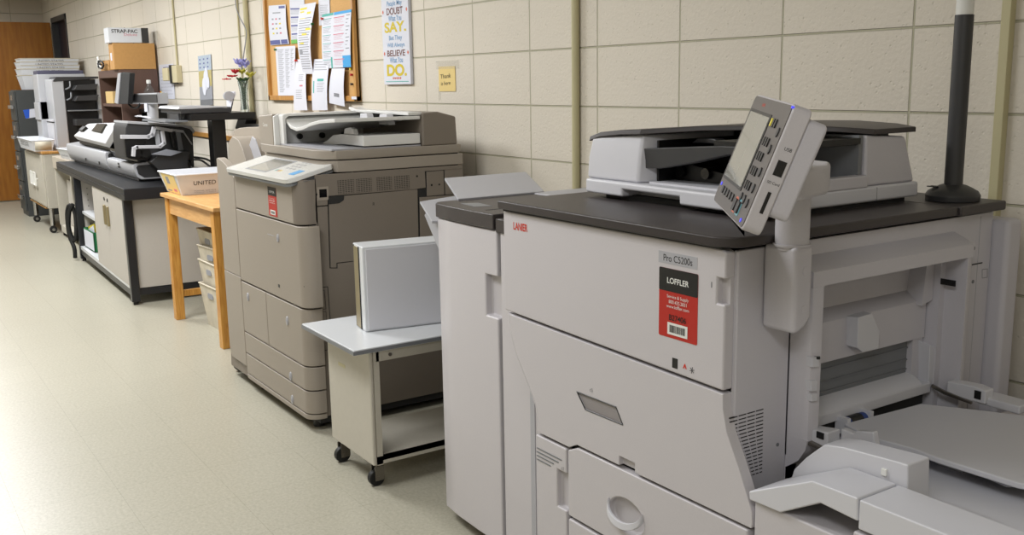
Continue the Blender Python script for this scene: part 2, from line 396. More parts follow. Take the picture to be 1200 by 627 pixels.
# latch hooks
def hook(pl, pr, name):
    mb = MB(); a = yz(pl, 2.74); b = yz(pr, 2.762)
    n = len(a); mb._add([(2.72, y, z) for y, z in a] + [(2.762, y, z) for y, z in b], [tuple(range(n - 1, -1, -1)), tuple(range(n, 2 * n))] + [(i, (i + 1) % n, n + (i + 1) % n, n + i) for i in range(n)])
    mb.build(name, M['whitelite'], P, bevel=.002)
hook([(993, 372), (1018, 366), (1024, 382), (1022, 405), (1004, 410), (992, 405)], [(1006, 372), (1022, 367), (1031, 388), (1030, 409), (1011, 413), (1005, 408)], 'latch')
hook([(1079, 398), (1093, 392), (1094, 452), (1079, 456)], [(1090, 404), (1103, 412), (1101, 455), (1088, 452)], 'latch')
# slot in the inner right wall
mb = MB(); a = at(1111, 331, y=-.336); mb.box(a.x - .016, a.x + .016, -.3375, -.334, a.z - .006, a.z + .006); mb.build('wall_slot', M['black'], P)
# feed platform with roller
a = at(957, 492, x=2.765); b = at(1080, 457, x=2.765)
mb = MB(); mb.box(2.70, 2.765, -.755, -.345, .655, .676); mb.prism([(2.70, .676), (2.765, .676), (2.74, .692), (2.70, .695)], 'y', -.755, -.37); mb.build('feed_platform', M['whitelite'], P, bevel=.002)
MB().box(2.70, 2.757, -.72, -.36, .632, .655).build('platform_recess', M['gap'], P)
MB().cyl((2.772, -.635, .648), (2.772, -.575, .648), .013).build('feed_roller', M['bluelite'], P)
for y_ in (-.645, -.575): MB().box(2.76, 2.788, y_, y_ + .010, .632, .665).build('roller_bracket', M['whitelite'], P)
MB().cyl((2.772, -.622, .648), (2.772, -.588, .648), .0136).build('roller_sleeve', M['black'], P)
# hinge knuckles on frame's left side
for pts in ([(952, 419), (960, 418), (960, 430), (952, 431)], [(951, 447), (958, 446), (958, 458), (951, 459)], [(951, 462), (958, 461), (958, 470), (951, 471)]):
    side_wedge(pts, FX - .01, FX + .004, 'hinge_lug', M['whitelite'], .001)
a = at(956, 419, x=FX); MB().cyl((FX, a.y - .004, a.z), (FX + .006, a.y + .004, a.z), .003, n=8).build('hinge_pin', M['gap'], P)
# screws
for px, py in ((1141, 291), (1140, 330), (1134, 462)):
    a = at(px, py, x=XS); MB().cyl((XS - .001, a.y, a.z), (XS + .0012, a.y, a.z), .004, n=12).build('screw', M['midgrey'], P)
a = at(911, 521, x=XS); MB().cyl((XS - .001, a.y, a.z), (XS + .0012, a.y, a.z), .0035, n=12).build('screw', M['midgrey'], P)
# thin outline rectangles (covers) on the side
def outline(pts, x, t=.0012, name='cover_outline'):
    q = [Vector((x, *p)) for p in yz(pts, x)]; mb = MB()
    for i in range(len(q)): mb.cyl(q[i], q[(i + 1) % len(q)], t / 2, n=5)
    mb.build(name, M['midgrey'], P)
outline([(1097, 276), (1108, 274), (1108, 283), (1097, 285)], XS + .0002)
outline([(1151, 316), (1157, 315), (1157, 325), (1151, 326)], XS + .0002)
MB().box(XS, XS + .001, at(1139, 308, x=XS).y, at(1151, 306, x=XS).y, .912, .9145).build('seam', M['gap'], P)
MB().box(XS, XS + .0006, -.2055, -.2045, .05, 1.015).build('seam', M['grey_lite'], P)
# side vent grill
mb = MB()
for i in range(18):
    t = i / 17; la = (854.5 + 22 * max(0, t - .25) / .75, 490 + 70 * t); rb = (895 - 1.5 * t, 480.5 + 72 * t)
    A = at(*la, x=XS); B = at(*rb, x=XS); yy = sorted((A.y, B.y))
    zc = .722 - .120 * t; gaps = 4
    for k in range(gaps):
        y0 = yy[0] + (yy[1] - yy[0]) * k / gaps + .0015; y1 = yy[0] + (yy[1] - yy[0]) * (k + 1) / gaps - .0015
        if y0 > yy[0] - 1: mb.box(XS - .002, XS + .0006, y0, y1, zc - .0009, zc + .0009)
mb.build('vent', M['gap'], P)
# rear cover strip
mb = MB(); mb.box(2.70, 2.80, -.155, -.10, .04, 1.005); mb.build('rear_cover', M['white2'], P, bevel=.012, seg=3)
# front doors
R = .02
up = [(2.064, .790), (2.064, 1.022), (2.745, 1.022), (2.757, 1.018), (2.757, .772)]
ol = [(2.060, .783), (2.060, .766), (2.068, .735), (2.090, .690), (2.140, .625), (2.164, .59), (2.176, .558), (2.179, .529)]
il = [(x + .022 * min(1, max(.15, (z - .52) / .05)), z) for x, z in ol]
ld = il + [ (2.296, .529), (2.308, .529), (2.336, .543), (2.831, .543), (2.833, .552), (2.831, .575), (2.80, .640), (2.768, .70), (2.758, .74), (2.757, .766)]
a = at(842, 341, y=FY); nz0, nz1, nx = at(842, 356, y=FY).z, at(842, 326, y=FY).z, a.x - .004
up = up[:4] + [(2.757, nz1), (nx, nz1), (nx, nz0), (2.757, nz0)] + up[4:]
MB().prism(up, 'y', FY, FY + .024).build('front_door', M['white'], P, bevel=.004, seg=3)
MB().box(nx - .004, 2.756, FY + .014, FY + .0235, nz0 - .004, nz1 + .004).build('door_grip', M['white'], P)
c = MB(); a = at(733, 545, y=FY); c.prism([(a.x - .02, .535), (a.x + .028, .535), (a.x + .028, .563), (a.x - .02, .563)], 'y', FY - .01, FY + .012)
q = xz([(676, 459), (722, 477), (730, 498), (686, 480)], FY)
c2 = MB().prism(q, 'y', FY - .01, FY + .003)
cc = MB(); cc.bm = c.bm; tmp = bpy.data.meshes.new('t'); c2.bm.to_mesh(tmp); cc.bm.from_mesh(tmp)
lower = MB().prism(ld, 'y', FY, FY + .024).build('lower_front_door', M['white'], P, bevel=.003, seg=2, cutters=cc)
mb = MB(); mb.loft([[(xi, FY, zi_), (xi + (xo - xi) * .4, FY + .003, zi_), (xi + (xo - xi) * .8, FY + .012, zi_), (xo, FY + .032, zo), (xo + .006, FY + .032, zo), (xi + .002, FY + .004, zi_)] for (xi, zi_), (xo, zo) in zip(il, ol)]); mb.build('door_flank', M['white'], lower)
MB().prism(q, 'y', FY + .0025, FY + .004).build('window_badge', M['badge'], P)
ring = MB()
for i in range(4):
    A = Vector((q[i][0], FY, q[i][1])); B = Vector((q[(i + 1) % 4][0], FY, q[(i + 1) % 4][1])); ring.cyl(A, B, .0013, n=6)
ring.build('badge_rim', M['dgrey'], P)
# toner door and drawer
td = [(2.18, .05), (2.296, .05), (2.296, .521), (2.18, .521)]
c = MB(); c.box(2.262, 2.31, FY - .01, FY + .016, at(658, 596, y=FY).z, at(658, 553, y=FY).z)
MB().prism(td, 'y', FY + .001, FY + .022).build('side_door', M['white'], P, bevel=.004, cutters=c)
dw = [(2.302, .37), (2.302, .521), (2.336, .536), (2.822, .536), (2.822, .37)]
hx, hz = at(733, 611, y=FY).x, .440
c = MB(); c.prism([(hx + .054 * math.cos(t * PI / 10), hz + .036 * math.sin(t * PI / 10)) for t in range(20)], 'y', FY - .01, FY + .016)
MB().prism(dw, 'y', FY + .001, FY + .022).build('drawer_front', M['white'], P, bevel=.004, cutters=c)
hd = MB(); pth = []
for t in range(0, 21):
    u = PI + PI * t / 20; pth.append((hx + .052 * math.cos(u), FY - .004 - .016 * abs(math.sin(u)), hz + .012 + .030 * math.sin(u)))
hd.loft([[(p[0], p[1], p[2] - .002), (p[0], p[1] + .002, p[2] + .012), (p[0], p[1] + .008, p[2] + .012), (p[0], p[1] + .008, p[2] - .004)] for p in pth]); hd.build('drawer_handle', M['whitelite'], P, bevel=.001)
MB().box(2.302, 2.822, FY + .001, FY + .022, .06, .362).build('drawer_front', M['white'], P, bevel=.004)
MB().box(2.178, 2.19, -.93, -.157, .05, .78).build('left_skin', M['white'], P)
MB().box(2.068, 2.19, -.926, -.157, .782, 1.018).build('upper_left_case', M['white'], P)
mb = MB()
for x, y in ((2.22, -.85), (2.7, -.85), (2.22, -.22), (2.7, -.22)): mb.cyl((x, y, 0), (x, y, .042), .025)
mb.build('levelling_foot', M['black'], P)
# top cover
tc = MB(); tc.prism([(2.058, -.150), (2.058, -.962), (2.74, -.967), (2.775, -.945), (2.782, -.93), (2.782, -.315), (2.058, -.315)], 'z', 1.027, 1.046)
tc.build('top_cover', M['dark'], P, bevel=.004)
MB().box(2.058, 2.788, -.3135, -.150, 1.026, 1.046).build('rear_top_cover', M['dark'], P, bevel=.004)
MB().box(2.07, 2.75, FY - .004, FY + .02, 1.0225, 1.0275).build('cover_gap', M['gap'], P)
# badges, sticker
a = at(610, 266, y=FY); lettering('LANIER', M['redtxt'], P, (a.x, FY, a.z), X1, Z1, width=.056, height=.017, bold=.02, name='brand_lettering')
a0 = at(773, 312, y=FY); a1 = at(817, 405, y=FY)
sx0, sx1, sz1, sz0 = a0.x, a1.x, a0.z, a1.z
sk = MB().prism(rrect(sx0, sx1, sz0, sz1, .003), 'y', FY - .0006, FY).build('service_sticker', M['red'], P)
sk['label'] = 'black and red service sticker with barcode'
zk = sz1 - (sz1 - sz0) * .33
MB().prism(rrect(sx0, sx1, zk, sz1, .003), 'y', FY - .0009, FY - .0005).build('sticker_header', M['blk'], sk)
cx = (sx0 + sx1) / 2; W = sx1 - sx0; H = sz1 - sz0
ly = FY - .0011
lettering('LOFFLER', M['wht'], sk, (cx, ly, sz1 - H * .17), X1, Z1, width=W * .56, bold=.02, lift=.0003)
for i, (t, ww) in enumerate((('Service & Supply', .56), ('800.425.2831', .46), ('www.loffler.com', .58))):
    lettering(t, M['wht'], sk, (cx, ly, sz1 - H * (.405 + .068 * i)), X1, Z1, width=W * ww, lift=.0002)
lettering('B27406', M['blk'], sk, (cx, ly, sz1 - H * .70), X1, Z1, width=W * .44, lift=.0002, bold=.01)
bc = MB(); bc.box(cx - W * .26, cx + W * .26, ly - .0002, ly, sz0 + H * .05, sz0 + H * .225); bc.build('barcode_patch', M['wht'], sk)
bc = MB(); xx = cx - W * .2
while xx < cx + W * .2:
    ww = random.choice((.0008, .0014, .002)); bc.box(xx, xx + ww, ly - .0004, ly, sz0 + H * .085, sz0 + H * .19); xx += ww + random.choice((.0007, .0012))
bc.build('barcode', M['blk'], sk)
a0 = at(772, 297, y=FY); a1 = at(819, 318, y=FY)
st = MB().box(a0.x, a1.x - .004, FY - .0005, FY, 1.000 - .022, 1.000).build('model_strip', M['grey_lite'], P)
lettering('Pro C5200s', M['blk'], st, ((a0.x + a1.x) / 2 - .001, FY - .0005, .989), X1, Z1, width=.075, height=.0125, lift=.0003)
a = at(791, 426, y=FY); MB().box(a.x - .007, a.x + .007, FY - .0006, FY, a.z - .009, a.z + .010).build('energy_badge', M['blk'], P)
a = at(803, 431, y=FY); MB().prism([(a.x - .006, a.z - .002), (a.x - .002, a.z + .007), (a.x, a.z + .007), (a.x + .004, a.z - .002), (a.x + .001, a.z - .002), (a.x - .001, a.z + .003), (a.x - .003, a.z - .002)], 'y', FY - .0005, FY).build('small_emblem', M['redtxt'], P)
a = at(811, 434, y=FY); mb = MB()
for k in range(3):
    t = k * PI / 3 + .3; mb.cyl((a.x - .006 * math.cos(t), FY - .0003, a.z - .006 * math.sin(t)), (a.x + .006 * math.cos(t), FY - .0003, a.z + .006 * math.sin(t)), .0006, n=5)
mb.build('small_emblem', M['dgrey'], P)
for i in range(4):
    MB().box(2.186, 2.28 - .012 * (i % 2) - (.03 if i > 1 else 0), FY - .0002, FY + .001, .489 - i * .009, .4915 - i * .009).build('print_line', M['midgrey'], P)
a = at(693, 457, y=FY); lettering('c5', M['midgrey'], P, (a.x, FY, a.z), X1, Z1, width=.009)
a = at(659, 549, y=FY); lettering('c3', M['midgrey'], P, (a.x, FY + .001, a.z), X1, Z1, width=.009)
a = at(834, 333, y=FY); MB().box(a.x - .001, a.x + .001, FY - .0004, FY, a.z - .006, a.z + .004).build('mark', M['midgrey'], P)

# bracket cover, post, swivel arm
bk = MB(); bk.prism([(-.868, .877), (-.868, 1.028), (-.822, 1.028), (-.822, .900), (-.838, .884), (-.855, .877)], 'x', XS, 2.838); bk.build('arm_bracket_cover', M['white2'], P, bevel=.009, seg=4)
for zz in (.985, .918):
    a = Vector((2.838, -.842, zz)); mb = MB(); mb.cyl(a - Vector((.002, 0, 0)), a + Vector((.0008, 0, 0)), .008, n=16); mb.build('cap', M['white2'], P)
MB().cyl((2.806, -.842, 1.02), (2.806, -.842, 1.15), .029, n=32).build('arm_post', M['white2'], P)
MB().cyl((2.806, -.842, 1.026), (2.806, -.842, 1.030), .032, n=32).build('post_collar', M['white2'], P)
ar = MB(); ar.prism([(2.79, -.93), (2.85, -.97), (2.90, -.93), (2.875, -.84), (2.835, -.785), (2.79, -.775), (2.77, -.80)], 'z', 1.118, 1.168); ar.build('swivel_arm', M['white2'], P, bevel=.008, seg=3)
# control panel: local axes
Rv = Vector((.8033, -.5943, -.0387)); Uv = Vector((.2393, .2627, .9347)); Nv = Rv.cross(Uv); 
PC = Vector((2.8823, -1.0337, 1.1913)); PM = Matrix((Rv, Uv, Nv)).transposed().to_4x4(); PM.translation = PC
PW, PH = .2658, .1875
def pmb(): m_ = MB(); m_.M = PM; return m_
pn = pmb(); pn.prism(rrect(-PW / 2, PW / 2, -PH / 2, PH / 2, .012), 'z', -.028, 0); panel = pn.build('control_panel', M['white'], P, bevel=.003)
pn = pmb(); pn.prism(rrect(-PW / 2 + .05, PW / 2 - .004, -PH / 2 + .03, PH / 2 - .012, .012), 'z', -.058, -.026); pn.build('panel_back', M['white2'], panel, bevel=.006, seg=3)
pn = pmb(); pn.prism(rrect(-PW / 2 + .003, PW / 2 - .003, -PH / 2 + .003, PH / 2 - .003, .010), 'z', 0, .0012); pn.build('panel_face', M['panelgrey'], panel)
pn = pmb(); pn.prism(rrect(-.120, .036, -.050, .070, .002), 'z', .001, .0022); pn.build('screen_bezel', M['black'], panel)
pn = pmb(); pn.prism(rrect(-.114, .031, -.045, .065, .001), 'z', .0022, .0028); pn.build('screen', M['screen'], panel)
for r in range(5):
    for k in range(3):
        if r == 0 and k == 0: continue
        pn = pmb(); x = .052 + k * .0135; y = .060 - r * .0225 - (.006 if r else 0); pn.prism(rrect(x - .0042, x + .0042, y - .0065, y + .0065, .002), 'z', .001, .0032); pn.build('key', M['black'] , panel)
pn = pmb(); pn.prism(rrect(.048, .056, .054, .066, .002), 'z', .001, .0032); o = pn.build('key', M['pyel'], panel); o['label'] = 'yellow key'
for x, y in ((.112, .050), (.106, .024), (.106, -.010), (.106, -.035), (.106, -.058), (.056, -.056), (.080, -.056)):
    pn = pmb(); pn.prism([(x + .005 * math.cos(t * PI / 6), y + .007 * math.sin(t * PI / 6)) for t in range(12)], 'z', .001, .0032); pn.build('round_key', M['dgrey'], panel)
for k in range(5):
    pn = pmb(); x = -.085 + k * .022; pn.prism(rrect(x - .006, x + .006, -.072, -.060, .003), 'z', .001, .0032); pn.build('soft_key', M['dgrey'], panel)
for x, mm in ((.040, 'orange'), (.066, 'cyan')):
    pn = pmb(); pn.prism(rrect(x - .011, x + .011, -.083, -.059, .003), 'z', .001, .002); pn.build('key_ring', M[mm], panel)
    pn = pmb(); pn.prism(rrect(x - .008, x + .008, -.080, -.062, .002), 'z', .002, .005); pn.build('round_key', M['dgrey'], panel)
for x, y in ((-.115, -.060), (.108, -.083)):
    pn = pmb(); pn.prism([(x + .003 * math.cos(t * PI / 6), y + .003 * math.sin(t * PI / 6)) for t in range(12)], 'z', .001, .0022); pn.build('led', M['led'], panel)
pn = pmb(); pn.box(.125, .130, .087, .0905, -.002, .0014); pn.build('led', M['led'], panel)
lettering('LANIER', M['redtxt'], panel, PM @ Vector((-.045, .080, .0012)), Rv, Uv, width=.022, lift=.0003, bold=.02)
# side ports on the panel's right edge
ex = PW / 2
pn = pmb(); pn.box(ex - .001, ex + .0008, -.006, .016, -.022, -.009); pn.build('usb_port', M['black'], panel)
pn = pmb(); pn.box(ex - .001, ex + .0008, -.062, -.030, -.018, -.013); pn.build('card_slot', M['black'], panel)
lettering('USB', M['blk'], panel, PM @ Vector((ex, .033, -.016)), -Nv, Uv, width=.011, lift=.0004)
lettering('SD Card', M['blk'], panel, PM @ Vector((ex, -.017, -.015)), -Nv, Uv, width=.018, lift=.0004)

# document feeder on top
ZF = 1.05
fy0 = -.765
F = MB()
F.prism([(2.125, fy0 + .005), (2.155, fy0), (2.66, fy0 - .012), (2.672, fy0), (2.672, -.29), (2.125, -.29)], 'z', ZF + .006, ZF + .038)
adf = None
c = MB(); c.box(2.265, 2.45, fy0 - .04, fy0 + .05, ZF - .01, ZF + .022)
adf = F.build('scanner_base', M['whitelite'], P, bevel=.006, seg=3, cutters=c)
MB().box(2.26, 2.455, fy0 + .045, fy0 + .055, ZF + .0, ZF + .03).build('base_recess', M['grey_lite'], P)
MB().box(2.17, 2.66, fy0 + .03, -.32, 1.046, ZF + .008).build('base_seal', M['gap'], P)
# feeder head (left), tapered
mb = MB()
lo = [(2.124, fy0 + .01), (2.30, fy0 + .012), (2.318, fy0 + .05), (2.318, -.30), (2.124, -.30)]
hi = [(2.132, fy0 + .02), (2.295, fy0 + .03), (2.312, fy0 + .07), (2.312, -.32), (2.132, -.32)]
mid = [((a[0] * .75 + b[0] * .25) , (a[1] * .75 + b[1] * .25)) for a, b in zip(lo, hi)]
mb.loft([[(x, y, ZF + .038) for x, y in lo], [(x, y, ZF + .088) for x, y in mid], [(x, y, ZF + (.132 if x < 2.2 else .143)) for x, y in hi]])
mb.build('feeder_head', M['whitelite'], P, bevel=.007, seg=3)
# rear-right hump
mb = MB(); mb.loft([[(x, y, z) for x, y, z in r] for r in (
    [(2.30, -.46, ZF + .038), (2.665, -.46, ZF + .038), (2.668, -.30, ZF + .038), (2.30, -.30, ZF + .038)],
    [(2.30, -.455, ZF + .142), (2.658, -.455, ZF + .142), (2.658, -.325, ZF + .134), (2.30, -.325, ZF + .14)])])
mb.build('rear_hump', M['white2'], P, bevel=.006, seg=3)
MB().box(2.665, 2.6724, -.4315, -.4305, ZF + .008, ZF + .035).build('seam', M['midgrey'], P)
# paper well, inner black walls, lids
mb = MB(); mb.box(2.318, 2.665, fy0 + .03, -.46, ZF + .034, ZF + .042); mb.build('exit_tray', M['whitelite'], P)
mb = MB(); mb.prism([(2.318, ZF + .042), (2.50, ZF + .042), (2.50, ZF + .06), (2.318, ZF + .085)], 'y', fy0 + .10, -.465); mb.box(2.32, 2.326, fy0 + .05, -.465, ZF + .042, ZF + .13); mb.build('inner_well', M['black'], P)
mb = MB(); mb.box(2.48, 2.655, -.474, -.462, ZF + .04, ZF + .142); mb.build('inner_wall', M['midgrey'], P)
MB().box(2.32, 2.48, -.480, -.462, ZF + .04, ZF + .150).build('inner_wall', M['black'], P)
MB().box(2.32, 2.50, fy0 + .16, fy0 + .166, ZF + .06, ZF + .12).build('well_wall', M['black'], P)
mb = MB(); mb.box(2.645, 2.672, -.635, -.46, ZF + .036, ZF + .062); mb.build('side_sill', M['white2'], P, bevel=.004)
mb = MB(); mb.box(2.50, 2.66, fy0 + .04, -.475, ZF + .125, ZF + .137); mb.build('lid_underside', M['black'], P)
for k in range(2): MB().cyl((2.35 + .075 * k, fy0 + .09, ZF + .062), (2.35 + .075 * k, fy0 + .12, ZF + .062), .012).build('exit_roller', M['blackgl'], P)
# input tray (dark, curved lower edge)
tr = MB(); tp = [(2.27, 1.160), (2.30, 1.163), (2.53, 1.178), (2.655, 1.178), (2.655, 1.170), (2.55, 1.162), (2.44, 1.138), (2.35, 1.122), (2.27, 1.118)]
tr.prism(tp, 'y', fy0 + .03, fy0 + .06); tr.prism([(2.27, 1.150), (2.65, 1.172), (2.65, 1.178), (2.27, 1.16)], 'y', fy0 + .06, -.46); tr.build('input_tray', M['dgrey'], P, bevel=.002)
MB().prism([(2.35, 1.172), (2.372, 1.184), (2.42, 1.184), (2.44, 1.174)], 'y', fy0 + .12, fy0 + .15).build('paper_guide', M['dgrey'], P, bevel=.003)
# curved black lid over the whole feeder
ld_ = []
for (x, z, yf) in ((2.119, 1.172, fy0 + .02), (2.16, 1.183, fy0 + .018), (2.232, 1.190, fy0 + .018), (2.30, 1.193, fy0 + .018), (2.40, 1.200, -.66), (2.52, 1.202, -.57), (2.62, 1.198, -.50), (2.665, 1.192, -.44)):
    ld_.append([(x, yf, z), (x, -.30, z), (x, -.30, z + .011), (x, yf + .003, z + .011)])
MB().loft(ld_).build('feeder_lid', M['dark'], P, bevel=.002)
MB().box(2.33, 2.62, -.36, -.33, 1.17, 1.198).build('lid_hinge', M['black'], P)

# signal light pole
SG = thing('signal_light', 'tall dark grey signal light pole with white top, standing on the printer\'s black cover', 'signal light', (2.712, -.228, 1.0465))
sx, sy = 2.712, -.228
MB().lathe([(.054, 1.0468), (.055, 1.058), (.050, 1.066), (.040, 1.072), (.028, 1.078), (.022, 1.080)], (sx, sy, 0), 40).build('pole_base', M['dgrey'], SG, bevel=.0008)
mb = MB()
for t in (2.6, 3.6): mb.box(sx - .012 + .03 * math.cos(t), sx + .012 + .03 * math.cos(t), sy - .03 + .012 * math.sin(t), sy - .024 + .012 * math.sin(t), 1.0745, 1.0765)
mb.build('base_clip', M['black'], SG)
MB().cyl((sx, sy, 1.078), (sx, sy, 1.430), .0185, n=32).build('pole', M['dgrey'], SG)
MB().lathe([(.0165, 1.43), (.0172, 1.435), (.0172, 1.62), (.012, 1.63)], (sx, sy, 0), 32).build('lamp_tube', M['wht'], SG)

# ------------------------------------------------------------------ paper feeding unit (right)
U = thing('paper_feed_unit', 'low white paper feeding unit with a pale plate, attached at the printer\'s right side', 'paper feeder', (3.1, -.5, 0))
ZR = .68
mb = MB(); mb.box(2.835, 3.45, -.945, -.02, .03, .60); mb.build('feeder_body', M['white'], U, bevel=.004)
# notched lower front panel with shadow gap
mb = MB(); mb.box(3.04, 3.45, -.955, -.94, .05, .622); mb.build('front_cover', M['white'], U, bevel=.004)
mb = MB(); mb.box(2.84, 3.036, -.953, -.94, .05, .60); mb.build('front_cover', M['white'], U, bevel=.004)
def rail(pts, y0, y1, name):
    return MB().prism(pts, 'y', y0, y1).build(name, M['whitelite'], U, bevel=.003, seg=3)
pz = lambda a, b: (at(a, b, y=-.962).x, at(a, b, y=-.962).z)
rl = [pz(877, 576), pz(951.5, 563.5), pz(1005, 584), pz(1005, 611.5), pz(961, 590), pz(914, 601), pz(878, 586)]
rail(rl, -.962, -.866, 'guard_rail')
xr0 = pz(1007, 584)[0]
MB().box(xr0, 3.45, -.962, -.866, .632, ZR).build('guard_rail', M['whitelite'], U, bevel=.003, seg=3)
# deck
MB().box(2.90, 3.45, -.866, -.02, .60, .615).build('deck', M['whitelite'], U)
MB().prism([(3.06, -.55), (3.45, -.60), (3.45, -.03), (3.06, -.03)], 'z', .615, .6165).build('deck_mat', M['grey_lite'], U)
# near box wall with rounded end
wb = MB(); w0 = [(2.835, .60), (2.845, .635), (2.87, .665), (2.907, .700), (2.945, .707), (3.05, .715), (3.066, .715), (3.072, .60)]
wb.prism(w0, 'y', -.862, -.805); wb.build('side_wall', M['whitelite'], U, bevel=.003, seg=2)
wb = MB(); a = at(1037, 553, y=-.862); wb.box(a.x - .005, a.x + .005, -.866, -.861, a.z - .006, a.z + .006); wb.build('latch_clip', M['wht'], U, bevel=.0015)
# fence blocks
def fence(pts, y0, y1, name='paper_guide'):
    return MB().prism(pts, 'y', y0, y1).build(name, M['whitelite'], U, bevel=.003)
fence([(2.845, .652), (2.846, .684), (2.873, .683), (2.88, .690), (2.914, .697), (2.920, .669), (2.884, .651)], -.74, -.725)
fence([(2.79, .65), (2.795, .676), (2.846, .684), (2.846, .652)], -.775, -.74)
fence([(2.80, .660), (2.80, .688), (2.86, .692), (2.885, .688), (2.885, .660)], -.345, -.315)
fence([(2.86, .655), (2.86, .672), (2.95, .672), (2.95, .655)], -.335, -.285)
MB().box(2.822, 2.838, -.7765, -.7745, .668, .680).build('guide_slot', M['black'], U)
MB().box(2.862, 2.876, -.3465, -.3455, .668, .685).build('guide_slot', M['black'], U)
MB().prism([(2.77, .652), (2.80, .660), (2.845, .655), (2.845, .650), (2.80, .652), (2.77, .645)], 'y', -.785, -.768).build('metal_arm', M['steel'], U, bevel=.001)
MB().prism([(2.77, .675), (2.80, .668), (2.86, .660), (2.86, .655), (2.80, .660), (2.77, .668)], 'y', -.352, -.346).build('metal_arm', M['steel'], U, bevel=.001)
# curved pale lift plate
pl = []
zz = .657
front = [(2.785, -.650), (2.86, -.672), (2.90, -.664), (2.94, -.659), (2.99, -.664), (3.07, -.660), (3.13, -.657), (3.155, -.645)]
back = [(3.175, -.30), (3.06, -.29), (2.96, -.336), (2.90, -.368), (2.80, -.430)]
def plate_z(x): return zz + .010 * math.sin(max(0, min(1, (x - 2.88) / .3)) * PI) * -.25
MB().prism(front + back, 'z', zz - .011, zz).build('lift_plate', M['whitelite'], U, bevel=.003, seg=3)
MB().prism([(2.98, -.61), (3.10, -.635), (3.14, -.56), (2.98, -.45)], 'z', .632, .6458).build('plate_support', M['grey_lite'], U, bevel=.002)
MB().box(2.95, 3.0, -.60, -.40, .6155, .633).build('lift_block', M['grey_lite'], U)
MB().box(2.83, 2.90, -.72, -.35, .60, .64).build('inner_bay', M['white2'], U)
# small parts at the printer joint
MB().box(2.80, 2.90, -.90, -.81, .575, .592).build('joint_plate', M['grey_lite'], U, bevel=.002)
a = at(900, 559, z=.6); MB().cyl((2.845, -.905, .592), (2.845, -.905, .602), .004).build('joint_screw', M['chrome'], U)
mb = MB(); mb.tube([(2.83, -.86, .60), (2.84, -.84, .612), (2.90, -.85, .602), (2.98, -.862, .585)], .005); mb.build('joint_lever', M['whitelite'], U)

# ------------------------------------------------------------------ finisher (left of the printer)
G = thing('finishing_unit', 'white finishing unit with curved dark grey lid between the cart and the large printer', 'finisher', (1.75, -.5, 0))
FYF = -.79
arcf = [(1.448, -.74), (1.453, -.772), (1.475, -.79), (1.56, -.798), (1.68, -.80), (1.797, -.798)]
mb = MB(); mb.prism(arcf + [(1.797, -.16), (1.448, -.16)], 'z', .045, .93)
c = MB(); q = [at(569, 345, y=-.80), at(580, 345, y=-.80)]; c.box(q[0].x, 1.85, -.83, -.778, at(575, 371, y=-.8).z, at(575, 323, y=-.8).z)
mb.build('door', M['white'], G, bevel=.005, seg=3, cutters=c)
mb = MB(); mb.box(1.80, 1.812, -.785, -.16, .045, .93); mb.build('door_edge', M['midgrey'], G)
mb = MB(); mb.prism([(1.812, -.795), (2.05, -.795), (2.05, -.16), (1.812, -.16)], 'z', .045, .925); mb.build('side_body', M['white'], G); MB().box(2.05, 2.165, -.795, -.16, .045, .775).build('bridge_case', M['white'], G)
xs_ = at(622, 520, y=-.797).x
MB().box(xs_, xs_ + .02, -.7975, -.78, .045, .775).build('column_edge', M['grey_lite'], G)  # grey edge strip; its tone also draws the missing contact shadow
# dark lid
lid = [(1.446, -.745), (1.451, -.777), (1.473, -.795), (1.56, -.803), (1.68, -.806), (1.79, -.804), (1.79, -.45), (1.48, -.45), (1.446, -.47)]
MB().prism(lid, 'z', .932, .972).build('lid', M['dark'], G, bevel=.003)
MB().box(1.795, 2.05, -.80, -.45, .925, .962).build('lid_side', M['dark'], G, bevel=.003)
o = MB().prism([(1.53, -.745), (1.62, -.755), (1.64, -.71), (1.55, -.70)], 'z', .972, .9726).build('lid_marks', M['midgrey'], G)
MB().prism([(1.70, -.77), (1.705, -.60), (1.71, -.60), (1.708, -.77)], 'z', .972, .9725).build('lid_seam', M['gap'], G)
MB().box(1.46, 2.05, -.448, -.16, .93, .975).build('rear_top', M['grey_lite'], G, bevel=.004)
# output trays
def tray(pa, pb, pc, pd, xa, xb, name='output_tray', th=.008):
    A = at(*pa, x=xa); B = at(*pb, x=xa); C_ = at(*pc, x=xb); D = at(*pd, x=xb)
    mb = MB(); up_ = [A, B, C_, D]; n_ = (B - A).cross(D - A).normalized(); n_ = -n_ if n_.z > 0 else n_
    mb._add([tuple(v) for v in up_] + [tuple(v + n_ * th) for v in up_], [(0, 1, 2, 3), (7, 6, 5, 4), (0, 4, 5, 1), (1, 5, 6, 2), (2, 6, 7, 3), (3, 7, 4, 0)])
    return mb.build(name, M['grey_lite'], G, bevel=.002)
tray((521, 208.5), (616, 201), (638, 224), (537, 233), 1.22, 1.47)
tray((492, 236), (535, 229), (548, 258), (506, 259), 1.25, 1.462)
mb = MB(); mb.prism([(1.30, .915), (1.315, .925), (1.45, .90), (1.462, .75), (1.44, .72), (1.40, .80), (1.33, .88)], 'y', -.74, -.72); 
mb.prism([(1.30, .915), (1.315, .925), (1.462, .76), (1.462, .74)], 'y', -.72, -.30)
mb.build('output_tray', M['grey_lite'], G, bevel=.003)
MB().box(1.40, 1.462, -.70, -.2, .30, .93).build('tray_rail', M['dgrey'], G)
mb = MB()
for x, y in ((1.52, -.7), (1.98, -.7), (1.52, -.22), (1.98, -.22)): mb.cyl((x, y, 0), (x, y, .046), .022)
mb.build('levelling_foot', M['black'], G)

